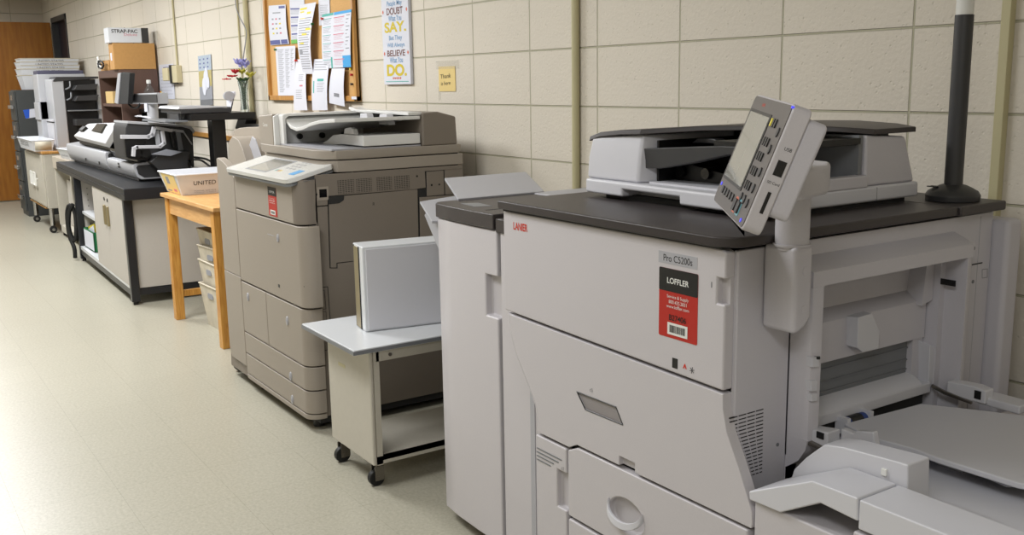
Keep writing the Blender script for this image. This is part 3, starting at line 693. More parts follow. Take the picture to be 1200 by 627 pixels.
# ------------------------------------------------------------------ rolling cart with upright white unit
K = thing('rolling_cart', 'cream metal rolling cart with white top, low shelf and black casters', 'cart', (.97, -.6, 0))
mb = MB(); mb.box(.815, 1.15, -.875, -.86, .085, .47); mb.build('front_panel', M['cart'], K, bevel=.006, seg=3)
MB().box(1.125, 1.15, -.86, -.84, .085, .47).build('corner_post', M['cart'], K)
MB().box(1.135, 1.15, -.85, -.13, .435, .47).build('apron', M['cart'], K)
MB().box(.82, .835, -.86, -.13, .435, .47).build('apron', M['cart'], K)
MB().box(.815, 1.15, -.14, -.125, .085, .47).build('rear_panel', M['cart'], K)
MB().box(1.118, 1.15, -.40, -.385, .085, .435).build('rear_post', M['midgrey'], K)
mb = MB(); mb.box(.83, 1.15, -.86, -.14, .10, .115); mb.box(1.138, 1.15, -.86, -.14, .088, .115); mb.build('shelf', M['cart'], K)
MB().prism([(.728, -.928), (1.168, -.934), (1.168, -.10), (.728, -.10)], 'z', .472, .490).build('top', M['carttop'], K, bevel=.002)
MB().prism([(.7265, -.930), (1.1695, -.936), (1.1695, -.098), (.7265, -.098)], 'z', .474, .486).build('top_edging', M['midgrey'], K)
a = at(453, 411, x=1.1505); MB().cyl((1.15, -.80, .452), (1.153, -.80, .452), .006).build('bolt', M['steel'], K)
o = MB().box(.905, .96, -.8757, -.8749, .372, .384).build('tape_mark', M['pipe'], K); o['label'] = 'yellowed tape strip'
for x, y in ((.845, -.84), (1.105, -.835), (.845, -.17), (1.105, -.17)):
    c_ = MB(); c_.cyl((x - .011, y - .012, .028), (x + .011, y - .012, .028), .028, n=24); c_ = c_.build('caster_wheel', M['rubber'], K, bevel=.003)
    h = MB(); h.box(x - .016, x - .012, y - .022, y + .012, .02, .07); h.box(x + .012, x + .016, y - .022, y + .012, .02, .07); h.cyl((x, y, .066), (x, y, .088), .014); h.cyl((x - .018, y - .012, .028), (x + .018, y - .012, .028), .008, n=12); h.build('caster_fork', M['steel'], c_)
BX = thing('paper_deck_unit', 'upright white boxy unit with a grey strip, standing on the rolling cart', 'machine', (.95, -.55, .4905), math.radians(-9))
mb = MB(); mb.box(-.045, .07, -.245, .26, .0005, .29)
mb.build('case', M['carttop'], BX, bevel=.004, local=True)
MB().box(.069, .0735, -.235, .25, .006, .282).build('side_cover', M['whitelite'], BX, bevel=.002, local=True)
MB().box(-.028, .025, -.2475, -.243, .004, .282).build('grey_strip', M['gold'], BX, local=True)
MB().box(-.034, -.028, -.247, -.243, .002, .286).build('seam', M['dgrey'], BX, local=True)
MB().box(.025, .030, -.248, -.243, .002, .286).build('seam', M['gap'], BX, local=True)

# ------------------------------------------------------------------ taupe office copier
Q = thing('office_copier', 'taupe office copier with tilted touch panel and slim red sticker', 'copier', (.15, -.5, 0))
qx0, qx1, qy0, qy1 = -.195, .511, -.835, -.13
MB().box(qx0 + .004, qx1 - .004, -.79, qy1, .03, .968).build('body', M['gap'], Q)
def frontpiece(x0, x1, z0, z1, name, round_r=True, y0=qy0, m='taupe', bev=.003, cutters=None):
    r = .05; pts = [(x0, y0)]
    if round_r:
        for k in range(7):
            t = -PI / 2 + PI / 2 * k / 6; pts.append((x1 - r + r * math.cos(t), y0 + r + r * math.sin(t)))
        pts += [(x1, y0 + .072), (x0, y0 + .072)]
    else: pts += [(x1, y0), (x1, y0 + .05), (x0, y0 + .05)]
    return MB().prism(pts, 'z', z0, z1).build(name, M[m], Q, bevel=bev, cutters=cutters)
frontpiece(qx0, .462, .803, .945, 'upper_front_cover', False)
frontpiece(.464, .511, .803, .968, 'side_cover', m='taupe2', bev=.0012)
frontpiece(qx0, .535, .490, .797, 'front_door')
frontpiece(qx0, .105, .262, .483, 'tray_door', False)
frontpiece(.109, .522, .262, .483, 'tray_door')
frontpiece(qx0, .520, .166, .257, 'drawer')
frontpiece(qx0, .518, .072, .161, 'drawer')
frontpiece(qx0, .515, .048, .068, 'skirt')
# round latches
def latch(px, py, r=.011, ln=0):
    a = at(px, py, y=qy0); mb = MB(); mb.M = Matrix.Translation((a.x, qy0, a.z)) @ Matrix.Diagonal((1, 1, 1.7, 1))
    mb.cyl((0, .001, 0), (0, -.004, 0), r, r * .9, n=20); mb.cyl((0, -.004, 0), (0, -.006, 0), r * .35, n=8); mb.build('latch', M['grey_lite'], Q)
for a in ((291, 348), (337, 376), (341, 441), (343, 468)): latch(*a)
latch(326, 279, .010)
a = at(319, 276, y=qy0); MB().box(a.x - .05, a.x + .02, qy0 - .0015, qy0, a.z - .001, a.z + .001).build('badge', M['grey_lite'], Q)
a = at(327, 335, y=qy0); MB().box(a.x - .008, a.x + .008, qy0 - .001, qy0, a.z - .006, a.z + .006).build('square_badge', M['dgrey'], Q)
# sticker
a0 = at(313.5, 216, y=qy0); a1 = at(325.5, 256, y=qy0)
q0, q1, z1_, z0_ = a0.x, a1.x, .925, .812
sk = MB().prism(rrect(q0, q1, z0_, z1_, .002), 'y', qy0 - .0008, qy0).build('service_sticker', M['red'], Q); sk['label'] = 'slim black and red service sticker'
MB().box(q0, q1, qy0 - .0012, qy0 - .0006, z0_ + (z1_ - z0_) * .70, z1_).build('sticker_header', M['blk'], sk)
cx = (q0 + q1) / 2; H = z1_ - z0_; W = q1 - q0; ly = qy0 - .0014
lettering('LOFFLER', M['wht'], sk, (cx, ly, z1_ - H * .16), X1, Z1, width=W * .6, height=H * .07)
for i, t in enumerate(('Service & Supply', '800.425.2831', 'www.loffler.com')): lettering(t, M['wht'], sk, (cx, ly, z1_ - H * (.39 + .075 * i)), X1, Z1, width=W * .65, height=H * .045)
MB().box(cx - W * .3, cx + W * .3, ly - .0003, ly, z0_ + H * .05, z0_ + H * .21).build('barcode_patch', M['wht'], sk)
mb = MB()
for k in range(7): mb.box(cx - W * .22 + k * W * .065, cx - W * .22 + k * W * .065 + W * .035, ly - .0006, ly, z0_ + H * .08, z0_ + H * .17)
mb.build('barcode', M['blk'], sk)
# side panels (polygons in the side plane)
def c7(p): return (240 + p[0] / 2.984, 120 + p[1] / 2.984)
def sidep(pts, name, m='taupe2', x=qx1, th=.006, gap=.0015, bev=.0012, cutters=None, zmin=None):
    q = [(max(y, -.7605), z) for y, z in yz([c7(p) for p in pts], x)]
    if zmin is not None: q = [(y, (zmin if z < zmin + .03 else z)) for y, z in q]
    cy = sum(a for a, b in q) / len(q); cz = sum(b for a, b in q) / len(q)
    return MB().prism(q, 'x', x - .008, x).build(name, M[m], Q, bevel=bev, cutters=cutters)
vents = []
c = MB()
for (a_, b_, a2, b2) in ((463, 257, 523, 318), (528, 251, 585, 312), (600, 247, 655, 307), (662, 241, 716, 300)):
    A = at(*c7((a_, b_)), x=qx1); B = at(*c7((a2, b2)), x=qx1); vents.append((A.y, B.y))
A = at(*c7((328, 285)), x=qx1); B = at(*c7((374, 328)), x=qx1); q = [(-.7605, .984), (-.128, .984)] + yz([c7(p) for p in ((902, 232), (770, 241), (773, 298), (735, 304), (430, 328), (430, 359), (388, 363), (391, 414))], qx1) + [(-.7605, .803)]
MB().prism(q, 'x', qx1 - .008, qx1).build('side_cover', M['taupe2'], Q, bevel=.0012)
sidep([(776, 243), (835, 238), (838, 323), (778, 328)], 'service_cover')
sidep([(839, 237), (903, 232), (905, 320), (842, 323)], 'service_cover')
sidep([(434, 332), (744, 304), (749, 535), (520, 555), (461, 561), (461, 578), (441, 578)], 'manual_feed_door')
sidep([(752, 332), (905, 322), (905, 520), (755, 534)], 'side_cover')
# lower side skin
def P2(a, b): return at(a, b, x=qx1)
yA = at(351, 262, x=qx1).y
mb = MB(); yl = -.768
z_1 = at(*c7((335, 425)), x=qx1).z; z_2 = at(*c7((392, 368)), x=qx1).z
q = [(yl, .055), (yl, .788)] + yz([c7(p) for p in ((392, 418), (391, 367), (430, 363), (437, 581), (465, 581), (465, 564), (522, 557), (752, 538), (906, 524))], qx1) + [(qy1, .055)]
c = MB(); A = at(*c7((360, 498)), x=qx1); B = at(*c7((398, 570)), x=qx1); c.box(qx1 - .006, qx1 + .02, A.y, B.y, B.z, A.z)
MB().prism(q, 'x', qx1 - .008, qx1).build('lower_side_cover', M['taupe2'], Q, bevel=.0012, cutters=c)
def seamline(pts, r=.0016, x=qx1, name='seam', m='gap', par=None):
    mb = MB(); v = [at(*p, x=x) for p in pts]
    for i in range(len(v) - 1): mb.cyl(v[i], v[i + 1], r, n=5)
    mb.build(name, M[m], par or Q)
seamline([(356, 336), (374, 334), (375, 337), (384, 336), (388, 390)])
seamline([(374, 341), (380, 340), (382, 362), (375, 363), (374, 341)], .001)
seamline([(374, 366), (382, 365), (384, 410), (376, 412), (374, 366)], .001)
seamline([(384, 380), (412, 376), (516, 362)])
seamline([(448, 480), (516, 466)], .0012)
for y0, y1 in vents:
    v_ = MB().box(qx1, qx1 + .0006, y0, y1, .908, .958).build('vent', M['gap'], Q)
    mb = MB()
    for k in range(9): mb.box(qx1 + .0005, qx1 + .0016, y0, y1, .9095 + k * .0054, .9125 + k * .0054)
    for k in range(6): yy = y0 + (y1 - y0) * (k + .5) / 6; mb.box(qx1 + .0005, qx1 + .0014, yy - .0012, yy + .0012, .908, .958)
    mb.build('vent_slats', M['taupe2'], v_)
MB().box(qx1, qx1 + .0012, -.756, -.711, .889, .939).build('key_plate', M['taupe'], Q, bevel=.001)
MB().box(qx1 + .0012, qx1 + .0020, -.748, -.719, .900, .930).build('key_switch', M['blackgl'], Q)
seamline([c7((345, 276)), c7((372, 272))], .001, m='midgrey')
for p in ((392, 322), (742, 258), (793, 289), (820, 287)):
    a = at(*c7(p), x=qx1); MB().cyl((qx1 - .002, a.y, a.z), (qx1 + .001, a.y, a.z), .004, n=12).build('screw_hole', M['black'], Q)
A = at(*c7((432, 330)), x=qx1); B = at(*c7((485, 352)), x=qx1)
MB().prism(yz([c7(p) for p in ((432, 329), (488, 325), (486, 342), (470, 353), (432, 357))], qx1 + .0012), 'x', qx1, qx1 + .0012).build('door_grip', M['gap'], Q)
a = at(438, 239, x=qx1); lettering('R', M['gap'], Q, (qx1, a.y, a.z), Y1, Z1, height=.012, name='emboss_mark')
a = at(379, 486, x=qx1)
for p in ((380, 482),): a = at(*p, x=qx1); MB().cyl((qx1 - .002, -.66, .09), (qx1 + .001, -.66, .09), .004, n=12).build('screw_hole', M['black'], Q)
mb = MB()
for x, y in ((-.15, -.77), (.44, -.77), (-.15, -.2), (.44, -.2)): mb.cyl((x, y, 0), (x, y, .032), .022)
mb.box(qx0 + .03, qx1 - .03, -.76, qy1 + .03, .024, .045)
mb.build('levelling_foot', M['black'], Q)
# deck between front and scanner, tilted operation panel
MB().prism([(qy0 + .02, .945), (-.60, .985), (-.60, .95), (qy0 + .02, .93)], 'x', qx0, .50).build('upper_deck', M['taupe'], Q, bevel=.003)
op = MB()
def tilt(u, v):   # u 0..1 left-right, v 0..1 front-back
    return Vector((-.200 + u * .70, -.868 + v * .185, .972 + v * .047))
ring0 = [(0.0, .03), (.02, 0), (.95, 0), (.985, .05), (1, .15), (1, .95), (.985, 1), (.015, 1), (0, .95)]
nrm = Vector((0, -.245, .97)).normalized()
def oplate(ring, lo, hi, name, m, par, bev=.003):
    A = [tilt(u, v) + nrm * lo for u, v in ring]; B = [tilt(u, v) + nrm * hi for u, v in ring]
    mb = MB(); mb.loft([[tuple(v) for v in A], [tuple(v) for v in B]]); return mb.build(name, M[m], par, bevel=bev)
opn = oplate(ring0, -.018, 0, 'operation_panel', 'cream', Q)
oplate([(.01, .02), (.96, .01), (.99, .1), (.99, .97), (.01, .97)], -.030, -.020, 'panel_underside', 'midgrey', opn, 0)
oplate([(.26, .20), (.56, .20), (.56, .82), (.26, .82)], 0, .0012, 'touch_screen', 'screen', opn, 0)
oplate([(.24, .15), (.58, .15), (.58, .88), (.24, .88)], -.0002, .0006, 'screen_bezel', 'papergr', opn, 0)
oplate([(-.002, -.005), (.98, -.02), (1.0, .1), (1.0, .99), (0, .99)], .0008, .0030, 'clear_guard', 'tape', opn, 0)
for i, (u, v, mm) in enumerate(((.62, .3, 'pteal'), (.65, .3, 'orange'), (.68, .3, 'pyel'))): oplate([(u, v), (u + .02, v), (u + .02, v + .08), (u, v + .08)], 0, .0007, 'key', mm, opn, 0)
for r in range(4):
    for k in range(3): u = .66 + k * .05; v = .48 + r * .12; oplate([(u, v), (u + .03, v), (u + .03, v + .06), (u, v + .06)], 0, .0007, 'key', 'grey_lite', opn, 0)
oplate([(.86, .25), (.93, .25), (.93, .5), (.86, .5)], 0, .0015, 'start_key', 'pblue', opn, 0)
# scanner housing
sp_ = []
sy0 = -.705
MB().prism([(qx0 + .02, sy0 + .01), (.40, sy0), (.46, sy0 + .01), (.50, sy0 + .04), (.511, sy0 + .09), (.511, -.125), (qx0 + .02, -.125)], 'z', .987, 1.030, None).build('scanner_housing', M['taupe'], Q, bevel=.003)
MB().box(qx0 + .06, .495, sy0 + .06, -.14, .963, 1.034).build('scanner_seal', M['gap'], Q)
fd_ = [(qx0, sy0 - .005), (.40, sy0 - .012), (.462, sy0 + .0), (.503, sy0 + .035), (.515, sy0 + .09), (.515, -.135), (qx0, -.135)]
sm_ = [(x * .985 + .003, y * .985 - .008) for x, y in fd_]
MB().loft([[(x, y, 1.034) for x, y in sm_], [(x, y, 1.052) for x, y in fd_], [(x, y, 1.068) for x, y in fd_]]).build('feeder_base', M['taupe'], Q, bevel=.003)
# document feeder: front pod at the left, rear block on the right, white trays between
fp = [(-.215, 1.06), (-.215, 1.175), (-.20, 1.186), (-.10, 1.192), (-.045, 1.195), (-.045, 1.06)]
MB().prism(fp, 'y', sy0 - .002, -.14).build('feeder_head', M['taupe'], Q, bevel=.006, seg=3)
a = Vector((-.13, sy0 - .002, 1.15)); lettering('Canon', M['wht'], Q, a, X1, Z1, width=.055, name='brand_lettering')
hd_ = MB(); hd_.prism([(sy0 + .0, 1.062), (sy0, 1.185), (sy0 + .02, 1.195), (-.16, 1.195), (-.16, 1.062)], 'x', -.045, -.03); hd_.build('feeder_inner_face', M['cream'], Q, bevel=.003)
rb = [(-.305, 1.068), (-.305, 1.196), (-.235, 1.199), (-.155, 1.178), (-.150, 1.068)]
MB().prism(rb, 'x', -.05, .513).build('rear_block', M['taupe2'], Q, bevel=.006, seg=3)
MB().prism([(sy0 + .02, 1.072), (sy0 + .02, 1.19), (sy0 + .035, 1.196), (-.30, 1.2), (-.30, 1.19), (sy0 + .045, 1.186), (sy0 + .032, 1.176), (sy0 + .032, 1.072)], 'x', -.03, .02).build('opening_rim', M['cream'], Q, bevel=.002)
# upper white input tray, wavy
def wave(path, y0, y1, th, name, m, par=Q):
    top = [(x, z) for x, z in path]; bot = [(x, z - th) for x, z in reversed(path)]
    return MB().prism(top + bot, 'y', y0, y1).build(name, M[m], par, bevel=.003)
wave([(-.05, 1.196), (.02, 1.170), (.06, 1.150), (.12, 1.142), (.19, 1.150), (.27, 1.166), (.36, 1.178), (.46, 1.184), (.505, 1.186)], sy0 + .035, -.31, .014, 'input_tray', 'cream')
wave([(-.05, 1.215), (.03, 1.205), (.5, 1.2)], -.36, -.30, .012, 'tray_cover', 'cream')
for k, x in enumerate((.14, .32)): MB().prism([(x, 1.15), (x + .01, 1.192), (x + .07, 1.192), (x + .09, 1.15)], 'y', -.40, -.37).build('paper_guide', M['whitelite'], Q, bevel=.003)
MB().box(.12, .36, -.335, -.31, 1.165, 1.195).build('guide_slot', M['gap'], Q)
# output bed
wave([(-.03, 1.072), (.10, 1.075), (.16, 1.090), (.22, 1.112), (.30, 1.118), (.50, 1.118)], sy0 + .15, -.31, .04, 'output_bed', 'cream')
MB().box(-.03, .50, sy0 + .02, -.31, 1.0685, 1.074).build('output_floor', M['grey_lite'], Q)
MB().prism([(.30, 1.118), (.31, 1.14), (.36, 1.146), (.39, 1.14), (.40, 1.118)], 'y', sy0 + .16, sy0 + .18).build('stopper', M['cream'], Q, bevel=.003)
for k in range(3): MB().cyl((-.028, -.60 + k * .1, 1.10), (-.015, -.60 + k * .1, 1.10), .012).build('exit_roller', M['black'], Q)
# copier finisher on the left
W2 = thing('booklet_finisher', 'taupe finisher with curved trays joined to the left of the taupe copier', 'finisher', (-.33, -.5, 0))
wx0, wx1 = -.452, -.20
top = [(wx0 + .03, .998), (wx0 + .05, 1.003), (-.36, .996), (-.30, .980), (-.24, .955), (wx1, .930)]
MB().prism([(wx0 + .03, .50)] + top + [(wx1, .50)], 'y', -.835, -.80).build('upper_cover', M['taupe'], W2, bevel=.003)
MB().prism([(wx0 + .03, .498), (wx0 + .03, .14), (wx0 + .055, .10), (wx1, .10), (wx1, .498)], 'y', -.835, -.80).build('front_door', M['taupe'], W2, bevel=.003)
MB().box(wx0 + .035, wx1, -.80, -.15, .10, .93).build('body', M['taupe'], W2)
MB().prism([(wx0, .045), (wx0 + .01, .13), (wx1, .095), (wx1, .045)], 'y', -.825, -.2).build('skirt', M['taupe2'], W2, bevel=.003)
MB().prism([(wx0 - .02, .13), (wx0 - .02, .16), (wx0 + .03, .16), (wx0 + .03, .13)], 'y', -.78, -.30).build('caster_plate', M['midgrey'], W2)
for y in (-.77, -.3): MB().cyl((wx0 - .045, y, .034), (wx0 - .015, y, .034), .034, n=20).build('caster_wheel', M['rubber'], W2, bevel=.004)
MB().box(wx0 - .04, wx0 + .02, -.75, -.32, .03, .135).build('caster_bar', M['midgrey'], W2)
def fin(pts, y0, y1, name, m='taupe'):
    return MB().prism(xz(pts, y0), 'y', y0, y1).build(name, M[m], W2, bevel=.003)
fin([(269, 200), (268, 166), (272, 160), (279, 164), (284, 175), (288, 188), (288, 205)], -.70, -.60, 'tray_guard')
fin([(285, 200), (288, 182), (295, 160), (299, 163), (304, 178), (308, 190), (306, 200)], -.66, -.655, 'tray_divider', 'grey_lite')
fin([(273, 153), (280, 150), (290, 149), (306, 149), (314, 158), (316, 185), (286, 190)], -.50, -.16, 'upper_tray')
MB().prism([(wx0 + .02, .95), (wx0 + .03, 1.06), (-.30, 1.03), (wx1, .94)], 'y', -.58, -.2).build('tray_body', M['taupe'], W2, bevel=.004)

# ------------------------------------------------------------------ wooden table with tote, tubs below
T = thing('wooden_table', 'small oak coloured wooden table under the mail tote, left of the copier', 'table', (-1.34, -.45, 0), math.radians(1.0))
MB().box(-.46, .465, -.290, .27, .705, .726).build('tabletop', M['tabletop'], T, bevel=.003, local=True)
for x in (-.42, .375):
    for y in (-.278, .20):
        MB().box(x, x + .053, y, y + .05, 0, .705).build('leg', M['table'], T, bevel=.003, local=True)
MB().box(-.367, .375, -.268, -.248, .615, .705).build('apron', M['tabletop'], T, local=True)
MB().box(-.367, .375, .21, .23, .615, .705).build('apron', M['tabletop'], T, local=True)
for x in (-.41, .40): MB().box(x, x + .02, -.228, .20, .615, .705).build('apron', M['tabletop'], T, local=True)
for x in (-.41, .39): MB().box(x, x + .025, -.228, .20, .13, .165).build('stretcher', M['table'], T, local=True)

def open_tray(L, W, H, fl, m, name, label, cat, loc, rz, group=None, th=.005, text=None, side='front', t2=None, mrim=None):
    """corrugated tray: L along x, W along y, flare fl at the rim"""
    o = thing(name, label, cat, loc, rz, group)
    def ring(e, z): return [(-L / 2 - e, -W / 2 - e, z), (L / 2 + e, -W / 2 - e, z), (L / 2 + e, W / 2 + e, z), (-L / 2 - e, W / 2 + e, z)]
    mb = MB(); mb.loft([ring(0, 0), ring(fl, H), ring(fl - th, H), ring(-th, .006)])
    sh = mb.build('shell', m, o, local=True, bevel=.001)
    mb = MB()
    for a, b in ((0, 1), (1, 2), (2, 3), (3, 0)):
        r = ring(fl, H); mb.cyl(r[a], r[b], .005, n=6)
    mb.build('rim', mrim or m, o, local=True)
    return o
def tray_text(o, txt, L, W, H, fl, width, cx, cz, side, mt, height=None):
    ang = math.atan2(fl, H); Mo = chain(o)
    if side == 'front': org = Vector((cx, -W / 2 - fl * cz / H, cz)); xd = Vector((1, 0, 0)); yd = Vector((0, -math.sin(ang), math.cos(ang)))
    else: org = Vector((L / 2 + fl * cz / H, cx, cz)); xd = Vector((0, 1, 0)); yd = Vector((math.sin(ang), 0, math.cos(ang)))
    R3 = Mo.to_3x3(); return lettering(txt, mt, o, Mo @ org, R3 @ xd, R3 @ yd, width=width, height=height, lift=.0012)
# tote on the table: long side faces +x
tl = open_tray(.30, .45, .115, .035, M['tote'], 'mail_tote', 'white postal letter tote on the wooden table, printed UNITED STATES', 'mail tote', (-1.69, -.468, .7265), 0)
tray_text(tl, 'UNITED STATES', .30, .45, .115, .035, .25, -.04, .066, 'side', M['gap'], .024)
tray_text(tl, 'POSTAL SERVICE', .30, .45, .115, .035, .12, -.10, .022, 'side', M['papergr'], .006)
tray_text(tl, 'Maintained by mailers', .30, .45, .115, .035, .12, -.10, .012, 'side', M['papergr'], .005)
mb = MB(); mb.M = chain(tl)
A = lambda x, z: (x, -.225 - .035 * z / .115 - .0015, z)
for (x0, x1, z0, z1, mm, nm) in ((-.13, .13, .005, .11, 'note', 'address_card'), (-.06, .0, .055, .095, 'papergr', 'printed_patch'), (.03, .09, .015, .03, 'pink', 'printed_patch'), (-.10, -.02, .012, .02, 'papergr', 'printed_patch')):
    mb = MB(); e = .0006 if nm != 'address_card' else 0
    p = [A(x0, z0), A(x1, z0), A(x1, z1), A(x0, z1)]; mb._add([(a_, b_ - e, c_) for a_, b_, c_ in p] + [(a_, b_ - e - .0006, c_) for a_, b_, c_ in p], [(0, 1, 2, 3), (7, 6, 5, 4), (0, 4, 5, 1), (1, 5, 6, 2), (2, 6, 7, 3), (3, 7, 4, 0)])
    mb.build(nm, M[mm], tl, local=True)
# nested tubs under the table
posn = ['bottom mail tub of the stack under the wooden table', 'second mail tub from the floor in the stack under the wooden table', 'third mail tub from the floor in the stack under the wooden table', 'topmost mail tub of the stack under the wooden table']
tub0 = None
for k in range(4):
    zb_ = [.0, .13, .215, .30][k]
    if tub0 is None:
        tub0 = open_tray(.26, .30, .24, .028, M['tote2'], 'mail_tub', posn[0], 'mail tub', (-1.37, -.46, .0), math.radians(3), 'mail tubs under the wooden table')
        hh = MB()
        for s in (-1, 1): hh.prism(rrect(-.04, .04, .17, .20, .012), 'y', -.1745 if s < 0 else .170, -.170 if s < 0 else .1745)
        hh.build('hand_hole', M['papergr'], tub0, local=True)
        t_ = tub0
    else:
        t_ = copy_tree(tub0, loc=(-1.37 + .006 * k * (-1) ** k, -.46 + .004 * k, zb_), rot=(0, 0, math.radians(3 + 2 * (-1) ** k)))
        t_['label'] = posn[k]

# ------------------------------------------------------------------ mail bench with black worktop
Bn = thing('mail_bench', 'long mail bench with thick black worktop, open shelves and cream doors', 'workbench', (-3.2, -.4, 0), math.radians(-1.7))
# local frame: x from -0.99 (left leg) .. 0.97 (right leg); front y about -.43
MB().box(-1.755, 1.02, -.425, .36, .652, .722).build('worktop', M['benchblk'], Bn, bevel=.004, local=True)
MB().box(-1.753, 1.018, -.428, -.423, .683, .686).build('worktop_groove', M['gap'], Bn, local=True)
for x in (-.99, .90):
    for y in (-.42, .30): MB().box(x, x + .05, y, y + .05, .02, .652).build('leg', M['benchblk'], Bn, local=True, bevel=.002)
mb = MB()
for x in (-.965, .925):
    for y in (-.395, .325): mb.cyl((x, y, 0), (x, y, .02), .015)
mb.build('levelling_foot', M['rubber'], Bn, local=True)
mb = MB(); mb.box(-.94, .90, -.415, -.39, .055, .095); mb.box(.905, .93, -.37, .30, .055, .095); mb.box(-.985, -.96, -.37, .30, .055, .095); mb.build('base_rail', M['benchblk'], Bn, local=True)
MB().box(-.94, .90, -.415, .34, .095, .12).build('bottom_shelf', M['carttop'], Bn, local=True)
MB().box(.905, .925, -.37, .34, .10, .652).build('side_panel', M['lite'], Bn, local=True)
MB().box(-.965, -.945, -.37, .34, .10, .652).build('side_panel', M['lite'], Bn, local=True)
MB().box(-.94, .905, .325, .34, .12, .652).build('back_panel', M['lite'], Bn, local=True)
MB().box(-.16, -.14, -.40, .325, .12, .652).build('divider', M['lite'], Bn, local=True)
MB().box(-.945, -.16, -.38, .325, .37, .39).build('shelf', M['carttop'], Bn, local=True)
MB().box(-.14, .905, -.38, .325, .12, .14).build('inner_floor', M['lite'], Bn, local=True)
for x0, x1, hx_ in ((-.15, .352, .30), (.356, .895, .41)):
    dr = MB().box(x0, x1, -.418, -.398, .115, .648).build('door', M['lite'], Bn, local=True, bevel=.002)
    MB().box(hx_ - .018, hx_ + .018, -.432, -.417, .43, .56).build('handle', M['gold'], dr, bevel=.004, local=True)
    MB().cyl((hx_, -.422, .60), (hx_, -.417, .60), .012, n=12).build('lock', M['black'], dr, local=True)
mb = MB()
for i in range(9):
    for y in (-.33, -.05): mb.cyl((-.945, y, .2 + i * .045), (-.943, y, .2 + i * .045), .004, n=8); mb.cyl((-.159, y, .2 + i * .045), (-.162, y, .2 + i * .045), .004, n=8)
mb.build('peg_holes', M['gap'], Bn, local=True)
# things on the open shelves
Gb = thing('file_box', 'green and white cardboard file box holding papers, on the bench\'s bottom shelf', 'file box', (-3.90, -.60, .122))
mb = MB(); mb.box(-.02, .02 + .13, -.14, .14, 0, .006)
x0, x1, y0, y1 = -.19, .17, -.165, .14
mb = MB(); mb.box(x0, x1, y0, y1, 0, .005); mb.box(x0, x0 + .005, y0, y1, 0, .15); mb.box(x1 - .005, x1, y0, y1, 0, .15); mb.box(x0, x1, y0, y0 + .005, 0, .15); mb.box(x0, x1, y1 - .005, y1, 0, .15)
mb.build('box_shell', M['green'], Gb, local=True)
MB().box(x0 + .01, x1 - .02, y0 - .0015, y0, .01, .14).build('white_front', M['paper'], Gb, local=True)
cols = ['paper', 'pyel', 'paper', 'orange', 'papergr', 'paper', 'redtxt', 'dgrey']
for k in range(8):
    y_ = y0 + .02 + k * .028
    pp = MB(); pp.M = Matrix.Translation((0, y_, .006)) @ Matrix.Rotation(-.25 + .05 * (k % 3), 4, 'Y') @ Matrix.Rotation(.1 * (k % 2), 4, 'X')
    pp.box(-.14, .12, 0, .004, 0, .16 + .02 * (k % 3)); o = pp.build('folder', M[cols[k]], Gb, local=True)
tag(MB().box(-3.50, -3.37, -.70, -.50, .1235, .14).build('booklet', M['pgreen'], bevel=.001), 'green covered booklet lying on the bench\'s bottom shelf beside the file box', 'booklet')
o = thing('binder', 'dark blue binder leaning on the bench\'s upper shelf', 'binder', (-3.42, -.55, .392)); MB().box(-.02, .03, -.13, .13, 0, .17).build('cover', M['pnavy'], o, local=True, bevel=.002); MB().box(-.012, .022, -.132, .12, .008, .162).build('sheets', M['paper'], o, local=True)
tag(MB().tube([(-4.22, -.80, .44), (-4.24, -.83, .38), (-4.26, -.84, .25), (-4.24, -.82, .16), (-4.22, -.80, .2), (-4.23, -.79, .36), (-4.25, -.82, .43), (-4.28, -.84, .36), (-4.28, -.84, .2), (-4.24, -.82, .10), (-4.24, -.82, .02)], .016, 8).build('coiled_cable', M['rubber']), 'bundle of black cable hanging by the bench\'s left leg', 'cable')

# mailing machine on the bench
MM = thing('mailing_machine', 'large silver and black mailing machine with white hood on the bench', 'mailing machine', (-3.6, -.45, .723))
zt = .724
def mod(x0, x1, yf, name, z1, z0=zt + .012):
    # rounded silver front: profile in yz
    pr = [(yf + .045, z0), (yf + .02, z0 + .02), (yf + .005, z0 + .06), (yf, z1 - .015), (yf + .006, z1), (yf + .10, z1 + .012), (-.33, z1 + .012), (-.33, z0)]
    o = MB().prism(pr, 'x', x0, x1).build(name, M['silver'], MM, bevel=.005, seg=3)
    pr2 = [(y + .012 if i < 5 else y, z if i else z + .004) for i, (y, z) in enumerate(pr)]
    MB().prism([(yf + .065, z0 + .012), (yf + .03, z0 + .035), (yf + .022, z0 + .07), (yf + .02, z1 - .02), (yf + .03, z1 - .008), (-.34, z1 - .004), (-.34, z0 + .012)], 'x', x1 - .002, x1 + .004).build('end_cap', M['dgrey'], MM)
    return o
mod(-4.86, -3.40, -.70, 'left_base', .872)
mod(-3.36, -2.60, -.70, 'right_base', .835)
for x in (-4.1, -3.62): MB().box(x - .015, x + .015, -.702, -.698, .775, .795).build('button', M['black'], MM)
for z_ in (.79, .81): MB().box(-3.02, -2.98, -.7015, -.698, z_, z_ + .012).build('button', M['black'], MM)
MB().box(-4.8, -2.65, -.66, -.34, zt, zt + .014).build('base_feet', M['black'], MM)
